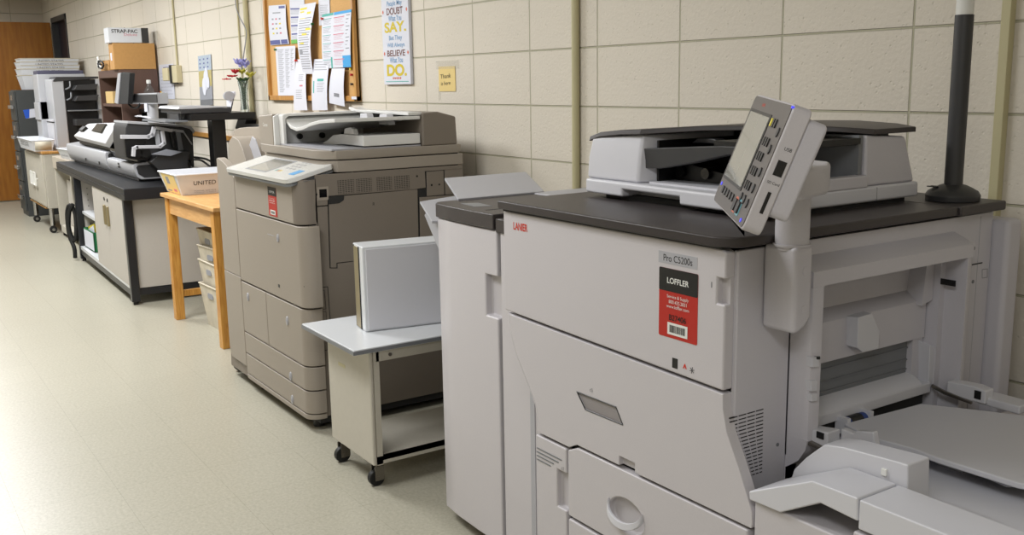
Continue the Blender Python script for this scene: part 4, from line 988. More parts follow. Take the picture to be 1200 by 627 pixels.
# black cover body with rounded top, its right end facing the table
XE = -2.60
cvp = yz([(150, 143.5), (214, 147.5), (222, 149.5), (226, 154), (228, 196), (150, 186), (147, 165), (147, 150)], XE)
MB().prism(cvp, 'x', -2.95, XE).build('cover', M['dgrey'], MM, bevel=.006, seg=3)
trim = yz([(149, 142.2), (214, 146.2), (224, 148.5), (228, 154), (226.5, 156), (222, 151), (213, 148.6), (149, 144.6)], XE)
MB().prism(trim, 'x', -2.97, XE + .012).build('cover_trim', M['silver'], MM)
MB().box(-4.3, -2.95, -.60, -.33, .885, 1.03).build('cover', M['dgrey'], MM, bevel=.008)
hq = [at(86, 159, y=-.72), at(123, 168, y=-.72), at(137.5, 143.5, y=-.68), at(103, 145, y=-.62)]
mb = MB(); dn = Vector((0, .03, -.035)); mb._add([tuple(v) for v in hq] + [tuple(v + dn) for v in hq], [(0, 1, 2, 3), (7, 6, 5, 4), (0, 4, 5, 1), (1, 5, 6, 2), (2, 6, 7, 3), (3, 7, 4, 0)])
mb.build('hood', M['whitelite'], MM, bevel=.008, seg=3)
tq = [hq[3], hq[2], Vector((hq[2].x + .04, -.34, hq[2].z - .03)), Vector((hq[3].x, -.34, hq[3].z - .01))]
mb = MB(); dn = Vector((0, 0, -.03)); mb._add([tuple(v) for v in tq] + [tuple(v + dn) for v in tq], [(0, 1, 2, 3), (7, 6, 5, 4), (0, 4, 5, 1), (1, 5, 6, 2), (2, 6, 7, 3), (3, 7, 4, 0)])
mb.build('hood_top', M['whitelite'], MM, bevel=.006)
hn = (hq[1] - hq[0]).cross(hq[3] - hq[0]).normalized()
hn = hn if hn.y < 0 else -hn
def hpt(u, v, e=0): return hq[0].lerp(hq[1], u).lerp(hq[3].lerp(hq[2], u), v) + hn * e
def hblock(u0, u1, v0, v1, e, name, m):
    a_ = [hpt(u0, v0, e), hpt(u1, v0, e), hpt(u1, v1, e), hpt(u0, v1, e)]; b2 = [v - hn * (e + .01) for v in a_]
    mb = MB(); mb._add([tuple(v) for v in a_ + b2], [(0, 1, 2, 3), (7, 6, 5, 4), (0, 4, 5, 1), (1, 5, 6, 2), (2, 6, 7, 3), (3, 7, 4, 0)]); mb.build(name, M[m], MM, bevel=.002)
hblock(.50, .80, .40, .84, .022, 'display', 'blackgl')
hblock(.14, .26, .30, .60, .03, 'knob', 'black')
MB().box(-4.5, -3.42, -.66, -.33, .885, .93).build('throat', M['black'], MM)
MB().box(-3.42, -2.64, -.66, -.34, .848, .90).build('throat', M['blackgl'], MM)
def bar(pts, x, w, name, m='whitelite', d_=.03):
    q = [at(*p, x=x) for p in pts]; mb = MB()
    for i in range(len(q) - 1):
        d = (q[i + 1] - q[i]).normalized(); n_ = Vector((0, -d.z, d.y)) * w / 2; e = d * w * .4
        A_ = [q[i] - e - n_, q[i + 1] + e - n_, q[i + 1] + e + n_, q[i] - e + n_]
        mb._add([tuple(v) for v in A_] + [tuple(v - Vector((d_, 0, 0))) for v in A_], [(0, 1, 2, 3), (7, 6, 5, 4), (0, 4, 5, 1), (1, 5, 6, 2), (2, 6, 7, 3), (3, 7, 4, 0)])
    return mb.build(name, M[m], MM, bevel=.002)
bar([(144, 160.5), (174, 160.5), (179, 158), (181, 150.5)], XE + .05, .024, 'feed_arm')
bar([(157, 182), (157.5, 174), (161, 172.5), (188, 172), (193, 168), (191, 155)], XE + .12, .019, 'feed_arm')
bar([(184, 150), (201, 153)], XE + .06, .02, 'top_bar')
bar([(203, 152.5), (214, 154)], XE + .05, .016, 'top_bar', 'silver')
bar([(215, 154), (225, 169)], XE + .03, .008, 'brace', 'silver', .01)
bar([(184, 155), (186, 170)], XE + .03, .03, 'stacker_plate', 'silver', .01)
bar([(201, 156), (204, 173)], XE + .04, .014, 'stacker_plate', 'black')
bar([(209, 157), (212, 174)], XE + .04, .03, 'stacker_plate', 'midgrey')
MB().prism(yz([(176, 190), (190, 178), (222, 177), (220, 197), (186, 199)], XE + .10), 'x', XE, XE + .10).build('stacker', M['dgrey'], MM, bevel=.004)
MB().prism(yz([(178, 181), (196, 175), (214, 178), (200, 183)], XE + .13), 'x', XE + .101, XE + .13).build('clear_cover', M['papergr'], MM, bevel=.002)
MB().prism(yz([(146, 163), (171, 163), (171, 186), (148, 184)], XE + .02), 'x', XE - .02, XE + .02).build('dark_box', M['black'], MM, bevel=.003)
for px in (161, 171): a = at(px, 179, x=XE + .08); MB().cyl((a.x - .06, a.y, a.z), (a.x, a.y, a.z), .03, n=16).build('feed_wheel', M['black'], MM)
tag(MB().tube([at(226, 187, z=.80), at(236, 188, z=.78), at(246, 195, z=.74), at(252, 197, z=.74)], .008, 6).build('cable', M['rubber']), 'black cable leaving the mailing machine, lower one of two', 'cable')
tag(MB().tube([at(224, 184, z=.83), at(240, 186, z=.82), at(250, 191, z=.78), at(257, 196, z=.76)], .008, 6).build('cable', M['rubber']), 'black cable leaving the mailing machine, upper one of two', 'cable')

# display on an arm, rising behind the mailing machine
DS = thing('display_stand', 'silver post and arm carrying a small dark monitor above the mailing machine', 'monitor', (-3.74, -.26, .723))
a = at(178, 150, y=-.26); b = at(178, 120, y=-.26)
MB().cyl((b.x, -.26, .724), (b.x, -.26, b.z), .040, n=24).build('post', M['silver'], DS)
MB().lathe([(.06, .7235), (.06, .735), (.045, .745)], (b.x, -.26, 0), 24).build('post_base', M['silver'], DS)
def capsule(p, q, r, y0, y1, name, m):
    P_, Q_ = Vector((p.x, 0, p.z)), Vector((q.x, 0, q.z)); d = (Q_ - P_).normalized(); n_ = Vector((-d.z, 0, d.x)); pts = []
    for k in range(9): t = PI / 2 + PI * k / 8; v = P_ + (d * math.cos(t) + n_ * math.sin(t)) * r; pts.append((v.x, v.z))
    for k in range(3): pass
    v = Q_ - n_ * r; pts.append((v.x, v.z)); v = Q_ + n_ * r; pts.append((v.x, v.z))
    return MB().prism(pts, 'y', y0, y1).build(name, M[m], DS, bevel=.004)
pa, pb = at(150, 116, y=-.30), at(184, 115.3, y=-.30)
capsule(pa, pb, .040, -.30, -.22, 'arm', 'silver')
capsule(at(151, 116, y=-.303), at(184, 115.3, y=-.303), .030, -.306, -.30, 'arm_inlay', 'dgrey')
mq = xz([(139.5, 86), (143, 84.5), (152, 85.5), (149.5, 122), (137, 122), (135.5, 119)], -.37)
MB().prism(mq, 'y', -.37, -.33).build('monitor_housing', M['gap'], DS, bevel=.006)
MB().prism(xz([(138.3, 86), (141.5, 85), (138.3, 122), (134.5, 120.5)], -.375), 'y', -.378, -.33).build('monitor_bezel', M['silver'], DS, bevel=.004)
MB().tube([at(150, 121, y=-.3), at(155, 126, y=-.3), at(161, 126, y=-.3), at(164, 122, y=-.3)], .008).build('cable', M['rubber'], DS)
a = at(171.5, 126, y=-.30); MB().box(a.x - .04, a.x + .04, -.305, -.30, a.z - .03, a.z + .03).build('white_tag', M['paper'], DS)
WB = thing('wire_bracket', 'small white angled bracket behind the mailing machine hood', 'bracket', (-3.3, -.36, 1.075))
q = xz([(157, 136), (161, 135), (163, 138), (167, 136), (169, 136), (174, 146), (161, 146)], -.40)
q = [(x, max(z, 1.098)) for x, z in q]
MB().prism(q, 'y', -.40, -.37).build('plate', M['whitelite'], WB, bevel=.003)

# ------------------------------------------------------------------ brown hutch with boxes
HX0, HX1, HY0, HY1, HZ0 = -5.28, -4.508, -.315, -.015, .7235
HU = thing('hutch', 'dark brown laminate hutch shelf against the wall behind the bench', 'shelf', (-4.9, -.2, .7235))
HZT = 1.458
MB().box(HX1 - .022, HX1, HY0, HY1, HZ0, HZT).build('side_panel', M['brownlam'], HU)
MB().box(HX0, HX0 + .022, HY0, HY1, HZ0, HZT).build('side_panel', M['brownlam'], HU)
MB().box(HX0 + .022, HX1 - .022, HY0, HY1, HZT - .06, HZT).build('top_panel', M['brownlam'], HU)
MB().box(HX0 + .022, HX1 - .022, HY0 + .01, HY1, 1.160, 1.184).build('shelf', M['brownlam'], HU)
MB().box(HX0 + .022, HX1 - .022, HY1 - .012, HY1, HZ0, HZT - .06).build('back_panel', M['brownlam'], HU)
def carton(name, label, x0, x1, y0, y1, z0, z1, m, cat='box'):
    o = thing(name, label, cat, ((x0 + x1) / 2, (y0 + y1) / 2, z0))
    MB().box(x0, x1, y0, y1, z0 + .0005, z1).build('carton', M[m], o, bevel=.004)
    MB().box(x0 + .002, x1 + .0006, (y0 + y1) / 2 - .004, (y0 + y1) / 2 + .004, z1 - .002, z1 + .0008).build('flap_seam', M['brownlam'], o)
    return o
cb = carton('cardboard_box', 'large brown cardboard box lying on top of the brown hutch', -4.66, -4.503, -.345, -.02, HZT, 1.665, 'card')
MB().box(-4.61, -4.56, -.3465, -.345, 1.53, 1.59).build('white_sticker', M['paper'], cb)
sb = carton('strapping_box', 'white carton printed STRAP-PAC, standing on the brown cardboard box', -4.66, -4.506, -.37, -.115, 1.6665, 1.785, 'tote')
MB().box(-4.66, -4.508, -.1145, -.06, 1.6675, 1.785).build('dark_side', M['dgrey'], sb)
lettering('STRAP-PAC', M['blk'], sb, (-4.506, -.245, 1.758), Y1, Z1, width=.20, height=.028, bold=.02)
lettering('Deluxe', M['pink'], sb, (-4.506, -.20, 1.732), Y1, Z1, width=.10, height=.022)
ib = carton('small_carton', 'small pale yellow carton on the hutch\'s inner shelf', -5.12, -4.85, -.305, -.12, 1.184, 1.285, 'card2')
hp = thing('headset', 'tangled black and white headset beside the large cardboard box on the hutch', 'headset', (-5.12, -.2, HZT))
a, b = at(108, 82, y=-.25), at(126, 84, y=-.25)
MB().box(-5.24, -4.90, -.30, -.10, HZT + .0005, HZT + .085).build('card_insert', M['card'], hp)
hx_ = -5.03
MB().tube([(hx_ - .14, -.33, HZT + .02), (hx_ - .16, -.33, HZT + .09), (hx_ - .08, -.34, HZT + .11), (hx_ - .02, -.34, HZT + .04), (hx_ + .04, -.34, HZT + .02)], .01).build('white_band', M['wht'], hp)
MB().tube([(hx_ - .10, -.34, HZT + .03), (hx_ - .02, -.35, HZT + .08), (hx_ + .06, -.34, HZT + .07), (hx_ + .10, -.34, HZT + .04), (hx_ + .02, -.345, HZT + .02), (hx_ - .08, -.345, HZT + .06), (hx_ + .03, -.345, HZT + .05)], .008).build('black_cord', M['rubber'], hp)
# bottle on black riser, pen cup
BR = thing('riser_shelf', 'black riser shelf right of the brown hutch, holding the water bottle', 'shelf', (-4.25, -.11, .7235))
MB().box(-4.48, -4.00, -.19, -.03, 1.115, 1.143).build('top', M['black'], BR, bevel=.003)
for x in (-4.46, -4.05): MB().box(x, x + .03, -.18, -.04, .7235, 1.115).build('leg', M['black'], BR)
BT = thing('water_bottle', 'clear plastic water bottle with white cap on the black riser', 'bottle', (-4.43, -.11, 1.1435))
MB().lathe([(.036, 0), (.039, .006), (.039, .03), (.036, .035), (.039, .04), (.039, .13), (.034, .155), (.016, .185), (.014, .20)], (0, 0, 0), 24).build('bottle', M['glass'], BT, local=True)
MB().lathe([(.018, .20), (.018, .225), (.014, .23)], (0, 0, 0), 16).build('cap', M['wht'], BT, local=True)
MB().lathe([(.0395, .07), (.0395, .12)], (0, 0, 0), 24).build('label_band', M['tape'], BT, local=True)
CP = thing('pen_cup', 'small black cup of pencils at the riser\'s right end', 'pen cup', (-4.04, -.11, 1.1435))
MB().lathe([(.03, 0), (.033, .07), (.029, .07), (.027, .006)], (0, 0, 0), 16).build('cup', M['black'], CP, local=True)
for k, mm in enumerate(('pyel', 'redtxt', 'blue', 'pyel')): MB().cyl((-.01 + .006 * k, .005 * (-1) ** k, .008), (-.02 + .012 * k, .012 * (-1) ** k, .13 + .01 * (k % 2)), .004, n=6).build('pencil', M[mm], CP, local=True)

# folding/inserting machine on the beige desk
SM = thing('folding_machine', 'tall grey mail folding machine with black trays, standing on the rolling cabinet behind the tote', 'machine', (-6.5, -.3, .7525))
s0 = -6.25
def sx_(pts, x, x2, name, m, bev=.004):
    return MB().prism(yz(pts, x), 'x', x2, x).build(name, M[m], SM, bevel=bev)
zd = .7525
yl, yr = at(59, 90, x=s0).y, at(115, 88, x=s0).y
MB().box(s0 - .35, s0, yl, yl + .11, zd, 1.405).build('column', M['silver'], SM, bevel=.01, seg=3)
MB().box(s0 - .35, s0 - .02, yl + .11, yr, zd, 1.40).build('dark_body', M['black'], SM)
MB().prism([(yl + .02, 1.395), (yl + .05, 1.425), (yr, 1.425), (yr, 1.405), (yl + .02, 1.38)], 'x', s0 - .34, s0 + .005).build('top_cap', M['dgrey'], SM, bevel=.004)
MB().box(s0 - .32, s0 + .02, yr - .03, yr + .03, zd, 1.40).build('rear_column', M['silver'], SM, bevel=.006)
for z_ in (1.30, 1.20):
    MB().prism([(yl + .17, z_), (yl + .20, z_ + .045), (yr - .03, z_ + .055), (yr - .06, z_)], 'x', s0 - .02, s0 + .12).build('feed_tray', M['dgrey'], SM, bevel=.003)
    MB().tube([(s0 + .02, yl + .12, z_ + .01), (s0 + .06, yl + .15, z_ + .03), (s0 + .03, yl + .16, z_ + .08)], .007).build('wire_guide', M['midgrey'], SM)
MB().box(s0 - .02, s0 + .10, yl + .12, yr + .01, 1.105, 1.115).build('tray_bar', M['midgrey'], SM)
MB().box(s0 - .02, s0 + .14, yl + .16, yr - .03, .97, 1.03).build('output_bin', M['dgrey'], SM, bevel=.006)
MB().box(s0 - .65, s0 - .36, yl - .06, yr - .05, zd, 1.455).build('rear_case', M['silver'], SM, bevel=.008)
MB().box(s0 - .64, s0 - .37, yl - .05, yr - .06, 1.455, 1.49).build('rear_cap', M['capblue'], SM, bevel=.004)
MB().box(s0 - .60, s0 - .36, yl - .06, yl + .02, 1.02, 1.20).build('control_pod', M['dgrey'], SM, bevel=.008)
MB().box(s0 - .62, s0 - .36, yl - .075, yl - .055, 1.02, 1.19).build('pod_face', M['silver'], SM, bevel=.006)
MB().box(s0 - .36, s0 - .02, yl - .015, yl, zd, 1.03).build('side_case', M['whitelite'], SM, bevel=.004)
MB().box(s0 - .35, s0 - .015, yl - .018, yl, 1.0, 1.01).build('seam', M['gap'], SM)
# stand the folding machine and tray on the beige desk
DK = thing('desk', 'low beige desk left of the mail bench, with open side and floor shelf', 'desk', (-5.5, -.35, 0))
dx0, dx1, dy0, dy1 = -5.78, -5.0, -.675, -.06
MB().box(dx0, dx1, dy0, dy1, .615, .722).build('top', M['beige'], DK, bevel=.004)
MB().box(dx0, dx0 + .05, dy0 + .01, dy1, .04, .615).build('side_panel', M['cart'], DK)
MB().box(dx1 - .05, dx1, dy0 + .01, dy1, .04, .615).build('side_panel', M['cart'], DK)
MB().box(dx0, dx1, dy0 + .01, dy1, .04, .10).build('floor_shelf', M['cart'], DK)
MB().box(dx0 + .05, dx1 - .05, dy1 - .02, dy1, .10, .615).build('back_panel', M['beige'], DK)
MB().box(-5.62, -5.20, -.60, -.2, .1005, .52).build('drawer_unit', M['lite'], DK, bevel=.01)
mb = MB()
for x in (dx0 + .03, dx1 - .03):
    for y in (dy0 + .04, dy1 - .04): mb.cyl((x, y, 0), (x, y, .04), .015)
mb.build('foot', M['rubber'], DK)
t2 = open_tray(.30, .24, .085, .03, M['tote'], 'mail_tray', 'white printed mail tray on the beige desk, beside the mailing machine', 'mail tray', (-5.22, -.53, .7235), math.radians(4))
tray_text(t2, 'NON-MACHINABLE', .30, .24, .085, .03, .22, 0, .03, 'front', M['papergr'], .016)
tray_text(t2, 'UNITED STATES', .30, .24, .085, .03, .15, 0, .03, 'side', M['papergr'], .014)

# ------------------------------------------------------------------ white cabinet cart with tote
WC = thing('cabinet_cart', 'cream rolling cabinet on chrome legs with casters and oak top', 'cabinet', (-6.45, -.45, 0))
wx, wX, wy, wY = -6.98, -5.93, -.725, -.05
MB().box(wx, wX, wy, wY, .23, .73).build('body', M['cart'], WC, bevel=.006)
MB().box(wx, wX + .01, wy - .008, wY, .731, .752).build('oak_top', M['oak'], WC, bevel=.003)
for k in range(2):
    x0 = wx + .01 + k * .515
    dr = MB().box(x0, x0 + .505, wy - .012, wy, .25, .72).build('door', M['cart'], WC, bevel=.003)
    hx_ = x0 + (.42 if k == 0 else .09)
    mb = MB(); mb.tube([(hx_ - .05, wy - .03, .42), (hx_ + .05, wy - .03, .42), (hx_ + .05, wy - .03, .54), (hx_ - .05, wy - .03, .54), (hx_ - .05, wy - .03, .42)], .008, sub=1); mb.cyl((hx_ + .05, wy - .03, .48), (hx_ + .05, wy - .01, .48), .006, n=6); mb.build('handle', M['wht'], dr)
MB().box(wx, wX - .1, wy - .006, wY, .222, .230).build('oak_edge', M['oak'], WC)
for x, y in ((wx + .05, wy + .03), (wX - .05, wy + .03), (wx + .05, wY - .05), (wX - .05, wY - .05)):
    lg = MB().cyl((x, y, .07), (x, y, .23), .022, n=16).build('leg', M['chrome'], WC)
    MB().cyl((x - .015, y, .033), (x + .015, y, .033), .033, n=20).build('caster_wheel', M['rubber'], lg, bevel=.004)
    MB().cyl((x - .02, y, .033), (x + .02, y, .033), .014, n=12).build('hub', M['chrome'], lg)
t3 = open_tray(.86, .15, .10, .022, M['tote'], 'mail_tote', 'white postal letter tote on the oak topped rolling cabinet', 'mail tote', (-6.47, -.70, .7525), 0)
tray_text(t3, 'UNITED STATES', .86, .15, .10, .022, .50, -.05, .07, 'front', M['dgrey'], .02)
tray_text(t3, 'POSTAL SERVICE', .86, .15, .10, .022, .50, -.05, .045, 'front', M['dgrey'], .02)
mb = MB(); mb._add([(.4315 + .022 * z / .10, y, z) for y, z in ((-.07, .01), (.07, .01), (.07, .09), (-.07, .09))], [(0, 1, 2, 3)]); o = mb.build('address_card', M['tote2'], t3, local=True)
md = o.modifiers.new('s', 'SOLIDIFY'); md.thickness = .002

# ------------------------------------------------------------------ filing cabinet with tubs
FC = thing('filing_cabinet', 'tall charcoal four drawer filing cabinet beside the wooden door', 'filing cabinet', (-7.63, -.4, 0))
fx0, fx1, fy_, fY = -7.82, -7.442, -.70, -.05
MB().box(fx0, fx1, fy_, fY, .0, 1.31).build('case', M['cab'], FC, bevel=.003)
for k in range(4):
    z0 = .06 + k * .312
    dr = MB().box(fx0 + .012, fx1 - .012, fy_ - .018, fy_ - .001, z0, z0 + .30).build('drawer', M['cab'], FC, bevel=.003)
    MB().box(fx0 + .08, fx1 - .08, fy_ - .05, fy_ - .018, z0 + .12, z0 + .16).build('handle', M['chrome'], dr, bevel=.005)
    MB().box(fx0 + .13, fx1 - .13, fy_ - .022, fy_ - .018, z0 + .21, z0 + .26).build('label_holder', M['chrome'], dr)
mq = yz([(27, 129), (43, 127), (44, 137), (30, 139)], fx1 + .001)
o = MB().prism(mq, 'x', fx1, fx1 + .0015).build('sticker', M['paper'], FC); o['label'] = 'blue and white sticker'
MB().prism(yz([(27, 129), (34.5, 128), (34.5, 138), (30, 139)], fx1 + .0015), 'x', fx1 + .0015, fx1 + .0022).build('sticker_print', M['blue'], o)
names = ['lowest', 'second lowest', 'third', 'fourth', 'topmost']
tb0 = None; heights = [0, .065, .10, .135, .17]
for k in range(5):
    lab = names[k] + ' of the five nested white postal tubs on the filing cabinet'
    if tb0 is None:
        tb0 = open_tray(.30, .50, .145, .032, M['tote'], 'mail_tub', lab, 'mail tub', (-7.63, -.345, 1.3115), 0, 'nested tubs on the filing cabinet', mrim=M['tote2'])
        tray_text(tb0, 'UNITED STATES', .30, .50, .145, .032, .26, .0, .122, 'side', M['dgrey'], .020)
        t_ = tb0
    else:
        t_ = copy_tree(tb0, loc=(-7.63 - .002 * k, -.345 + .006 * (-1) ** k, 1.3115 + heights[k])); t_['label'] = lab
# ------------------------------------------------------------------ black stand with flat scanner, flowers
BS = thing('equipment_stand', 'black stand with a flat top on one post, holding the flowers and a flat machine', 'stand', (-2.25, -.2, .7225))
SXF = -2.10
MB().box(-2.62, SXF, -.458, -.055, 1.110, 1.152).build('top', M['black'], BS, bevel=.004)
MB().box(-2.30, -2.205, -.30, -.215, .735, 1.110).build('post', M['black'], BS, bevel=.004)
MB().box(-2.50, -2.215, -.29, -.06, .7225, .737).build('base', M['black'], BS, bevel=.003)
br_ = xz([(282, 139), (292, 139), (291, 145), (312, 148), (312, 154), (281, 152), (279, 150)], -.12)
MB().prism([(x, min(z, 1.109)) for x, z in br_], 'y', -.14, -.07).build('side_bracket', M['black'], BS, bevel=.003)
FS = thing('flat_scanner', 'long flat grey and black machine on the front of the black stand', 'scanner', (-2.35, -.35, 1.153))
MB().box(-2.58, -2.125, -.505, -.20, 1.1535, 1.180).build('body', M['dgrey'], FS, bevel=.004)
MB().prism([(-.52, 1.180), (-.51, 1.196), (-.44, 1.200), (-.20, 1.190), (-.20, 1.184), (-.44, 1.180)], 'x', -2.58, -2.13).build('lid', M['silver'], FS, bevel=.003)
MB().box(-2.68, -2.13, -.60, -.465, 1.104, 1.114).build('side_tray', M['midgrey'], FS, bevel=.003)
MB().box(-2.40, -2.20, -.50, -.49, 1.11, 1.156).build('tray_arm', M['dgrey'], FS)
TH = thing('tablet_holder', 'white curved holder on the black stand left of the flowers', 'holder', (-2.17, -.24, 1.153))
q = yz([(248, 134), (250, 131), (263, 130), (269, 119), (273.5, 108), (276, 107), (276.5, 110), (271, 126), (268, 133)], -2.13)
MB().prism([(max(y, -.198), max(z, 1.1535)) for y, z in q], 'x', -2.21, -2.13).build('bent_sheet', M['paper'], TH, bevel=.002)
a = at(268.5, 112.5, x=-2.13); MB().prism([(a.y + .032 * math.cos(t * PI / 10), a.z + .028 * math.sin(t * PI / 10)) for t in range(20)], 'x', -2.15, -2.125).build('round_plate', M['grey_lite'], TH)
VS = thing('flower_vase', 'glass vase of lavender, red and yellow artificial flowers on the black stand', 'vase', (-2.165, -.10, 1.1528))
vc = (0, 0, 0)
MB().lathe([(.026, 0), (.028, .01), (.022, .05), (.024, .12), (.034, .19), (.032, .19), (.021, .12), (.019, .05), (.02, .012)], vc, 24).build('vase', M['glass'], VS, local=True)
mb = MB()
for k in range(7):
    t = k * .9; mb.tube([(.008 * math.cos(t), .008 * math.sin(t), .015), (.010 * math.cos(t + 1), .010 * math.sin(t + 1), .12), (.02 * math.cos(t), .03 * math.sin(t), .20)], .004, 6)
mb.build('stems', M['stemg'], VS, local=True)
def flower(c, r, m, n=6, up=.5, name='bloom'):
    mb = MB()
    for k in range(n):
        t = 2 * PI * k / n + random.random() * .4; d = Vector((math.cos(t), math.sin(t), up)).normalized(); s_ = d.cross(Vector((0, 0, 1))).normalized() * r * .38; c_ = Vector(c)
        tip = c_ + d * r; midp = c_ + d * r * .55 + Vector((0, 0, -.1 * r)); u_ = Vector((0, 0, .006))
        mb._add([tuple(v) for v in (c_, midp - s_, tip, midp + s_, c_ + u_, midp - s_ + u_, tip + u_, midp + s_ + u_)], [(0, 1, 2, 3), (7, 6, 5, 4), (0, 4, 5, 1), (1, 5, 6, 2), (2, 6, 7, 3), (3, 7, 4, 0)])
    mb.ball((c[0], c[1], c[2] + .004), r * .22, 5)
    mb.build(name, M[m], VS, local=True)
flower((.00, -.01, .28), .060, 'lav', 7, 1.0); flower((.02, .015, .275), .05, 'lav', 6, 1.0)
flower((-.02, -.06, .215), .035, 'redp', 7, .2); flower((-.0, -.045, .235), .035, 'redp', 7, .8); flower((-.02, -.095, .20), .028, 'redp', 6, .0)
flower((.01, .045, .215), .045, 'yelp', 6, .7); flower((-.01, .0, .235), .04, 'yelp', 6, .8)
flower((.0, -.0, .185), .05, 'stemg', 8, .5, 'leaves')
tag(MB().box(-1.50, -1.26, -.33, -.20, .7265, .80).build('terracotta_box', M['terra'], bevel=.006), 'small terracotta coloured box at the back of the wooden table', 'box')

# ------------------------------------------------------------------ wall: bulletin board, papers, posters, outlet
BB = thing('bulletin_board', 'cork bulletin board in an oak frame, covered with pinned papers', 'bulletin board', (-1.3, 0, 1.6))
bx0, bx1, bz0, bz1 = -1.93, -.675, 1.225, 2.14
MB().box(bx0, bx1, -.012, -.001, bz0, bz1).build('cork_panel', M['cork'], BB)
for x0, x1, z0, z1 in ((bx0 - .0, bx0 + .028, bz0, bz1), (bx1 - .028, bx1, bz0, bz1), (bx0, bx1, bz0, bz0 + .028), (bx0, bx1, bz1 - .028, bz1)):
    MB().box(x0, x1, -.030, -.001, z0, z1).build('frame_rail', M['oak'], BB, bevel=.003)
a = at(415, 115, y=-.03); MB().box(a.x - .03, a.x + .03, -.031, -.030, a.z - .006, a.z + .008).build('frame_label', M['paper'], BB)
def sheet(name, label, cat, corners, y=-.018, curl=0, m='paper', group=None, tilt=0):
    """paper hanging flat: corners as photo positions TL TR BR BL"""
    q = [at(*c_, y=y) for c_ in corners]
    o = thing(name, label, cat, tuple((q[0] + q[1]) / 2), 0, group)
    mb = MB(); n = 8; R_ = []
    for j in range(n + 1):
        v = j / n; L_ = q[0].lerp(q[3], v); Rr = q[1].lerp(q[2], v)
        bulge = curl * math.sin(v * PI * .9) ; off = Vector((0, -bulge - tilt * v, 0))
        R_.append([tuple(L_ + off), tuple(Rr + off), tuple(Rr + off + Vector((0, .0008, 0))), tuple(L_ + off + Vector((0, .0008, 0)))])
    mb.loft(R_); mb.build('page', M[m], o)
    def pt(u, v, e=.0006):
        L_ = q[0].lerp(q[3], v); Rr = q[1].lerp(q[2], v); b_ = curl * math.sin(v * PI * .9)
        return L_.lerp(Rr, u) + Vector((0, -b_ - tilt * v - e, 0))
    def block(u0, v0, u1, v1, mm, name='print_block', e=.0006):
        mb = MB(); n = 4; R2 = []
        for j in range(n + 1):
            v = v0 + (v1 - v0) * j / n; a_ = pt(u0, v, e); b_ = pt(u1, v, e); k = Vector((0, .0003, 0)); R2.append([tuple(a_), tuple(b_), tuple(b_ + k), tuple(a_ + k)])
        mb.loft(R2); return mb.build(name, M[mm], o)
    def lines(u0, v0, u1, v1, n, mm='papergr', th=.25, name='print_lines'):
        mb = MB()
        for j in range(n):
            va = v0 + (v1 - v0) * j / n; vb = va + (v1 - v0) / n * th; k = Vector((0, .0003, 0))
            a_, b_, c2, d_ = pt(u0, va), pt(u1 - .04 * ((j * 7) % 3), va), pt(u1 - .04 * ((j * 7) % 3), vb), pt(u0, vb)
            mb.loft([[tuple(a_), tuple(b_), tuple(b_ + k), tuple(a_ + k)], [tuple(d_), tuple(c2), tuple(c2 + k), tuple(d_ + k)]])
        return mb.build(name, M[mm], o)
    return o, block, lines, pt
gB = 'papers pinned on the bulletin board'
def c5(x, y): return (240 + x / 4.18, y / 4.18)
s1, b_, l_, p_ = sheet('wall_calendar', 'white flyer with navy foot, pinned at the board\'s upper left', 'paper', [c5(313, 28), c5(396, 22), c5(415, 215), c5(325, 222)], curl=.008, group=gB)
for r in range(4):
    for k in range(3): b_(.2 + k * .2, .33 + r * .12, .3 + k * .2, .37 + r * .12, ('papergr', 'pink', 'papergr', 'pyel')[(r + k) % 4])
b_(.0, .88, .55, .99, 'pnavy'); b_(.6, .88, .95, .99, 'pnavy'); b_(.25, .18, .7, .21, 'papergr'); b_(.6, .03, .95, .09, 'pnavy')
s2, b_, l_, p_ = sheet('list_page', 'white list page with navy headings and green foot on the board', 'paper', [c5(413, -28), c5(487, -28), c5(487, 208), c5(424, 215)], y=-.016, group=gB)
for r in range(4): b_(.05, .28 + .17 * r, .75, .31 + .17 * r, 'pnavy'); l_(.05, .33 + .17 * r, .8, .42 + .17 * r, 4)
b_(0, .92, 1, 1, 'pgreen')
s3, b_, l_, p_ = sheet('folded_newsletter', 'long folded newsletter with yellow highlights hanging at the board\'s middle', 'paper', [c5(466, 25), c5(545, 10), c5(540, 362), c5(490, 362)], y=-.030, curl=.03, group=gB)
for (u0, v0, u1, v1) in ((.05, .05, .5, .08), (.1, .10, .35, .12), (.55, .12, .8, .15), (.6, .35, .95, .38), (.35, .42, .7, .45), (.2, .55, .5, .57), (.1, .2, .5, .21)): b_(u0, v0, u1, v1, 'pyel')
l_(.1, .2, .9, .95, 22, th=.3); b_(.1, .65, .35, .72, 'papergr')
s4, b_, l_, p_ = sheet('memo_page', 'plain white memo partly hidden at the board\'s top middle', 'paper', [c5(556, -28), c5(610, -28), c5(614, 120), c5(560, 125)], y=-.016, group=gB); l_(.15, .35, .85, .9, 10)
s5, b_, l_, p_ = sheet('year_planner', 'two column year planner with teal, pink and blue printing on the board', 'paper', [c5(575, 72), c5(718, 45), c5(718, 328), c5(580, 336)], y=-.034, curl=.006, group=gB)
b_(0, .0, .4, .045, 'pteal'); b_(.42, 0, 1, .05, 'pblue')
for r in range(6):
    b_(.04, .09 + .15 * r, .34, .10 + .15 * r, 'pteal'); l_(.06, .12 + .15 * r, .32, .21 + .15 * r, 4)
    b_(.42, .09 + .15 * r, .78, .105 + .15 * r, 'pink'); l_(.44, .12 + .15 * r, .76, .21 + .15 * r, 4, mm='pink', th=.15)
l_(.84, .08, .96, .72, 10); b_(.73, .79, 1, 1, 'pblue'); b_(.32, .8, .37, 1, 'pteal')
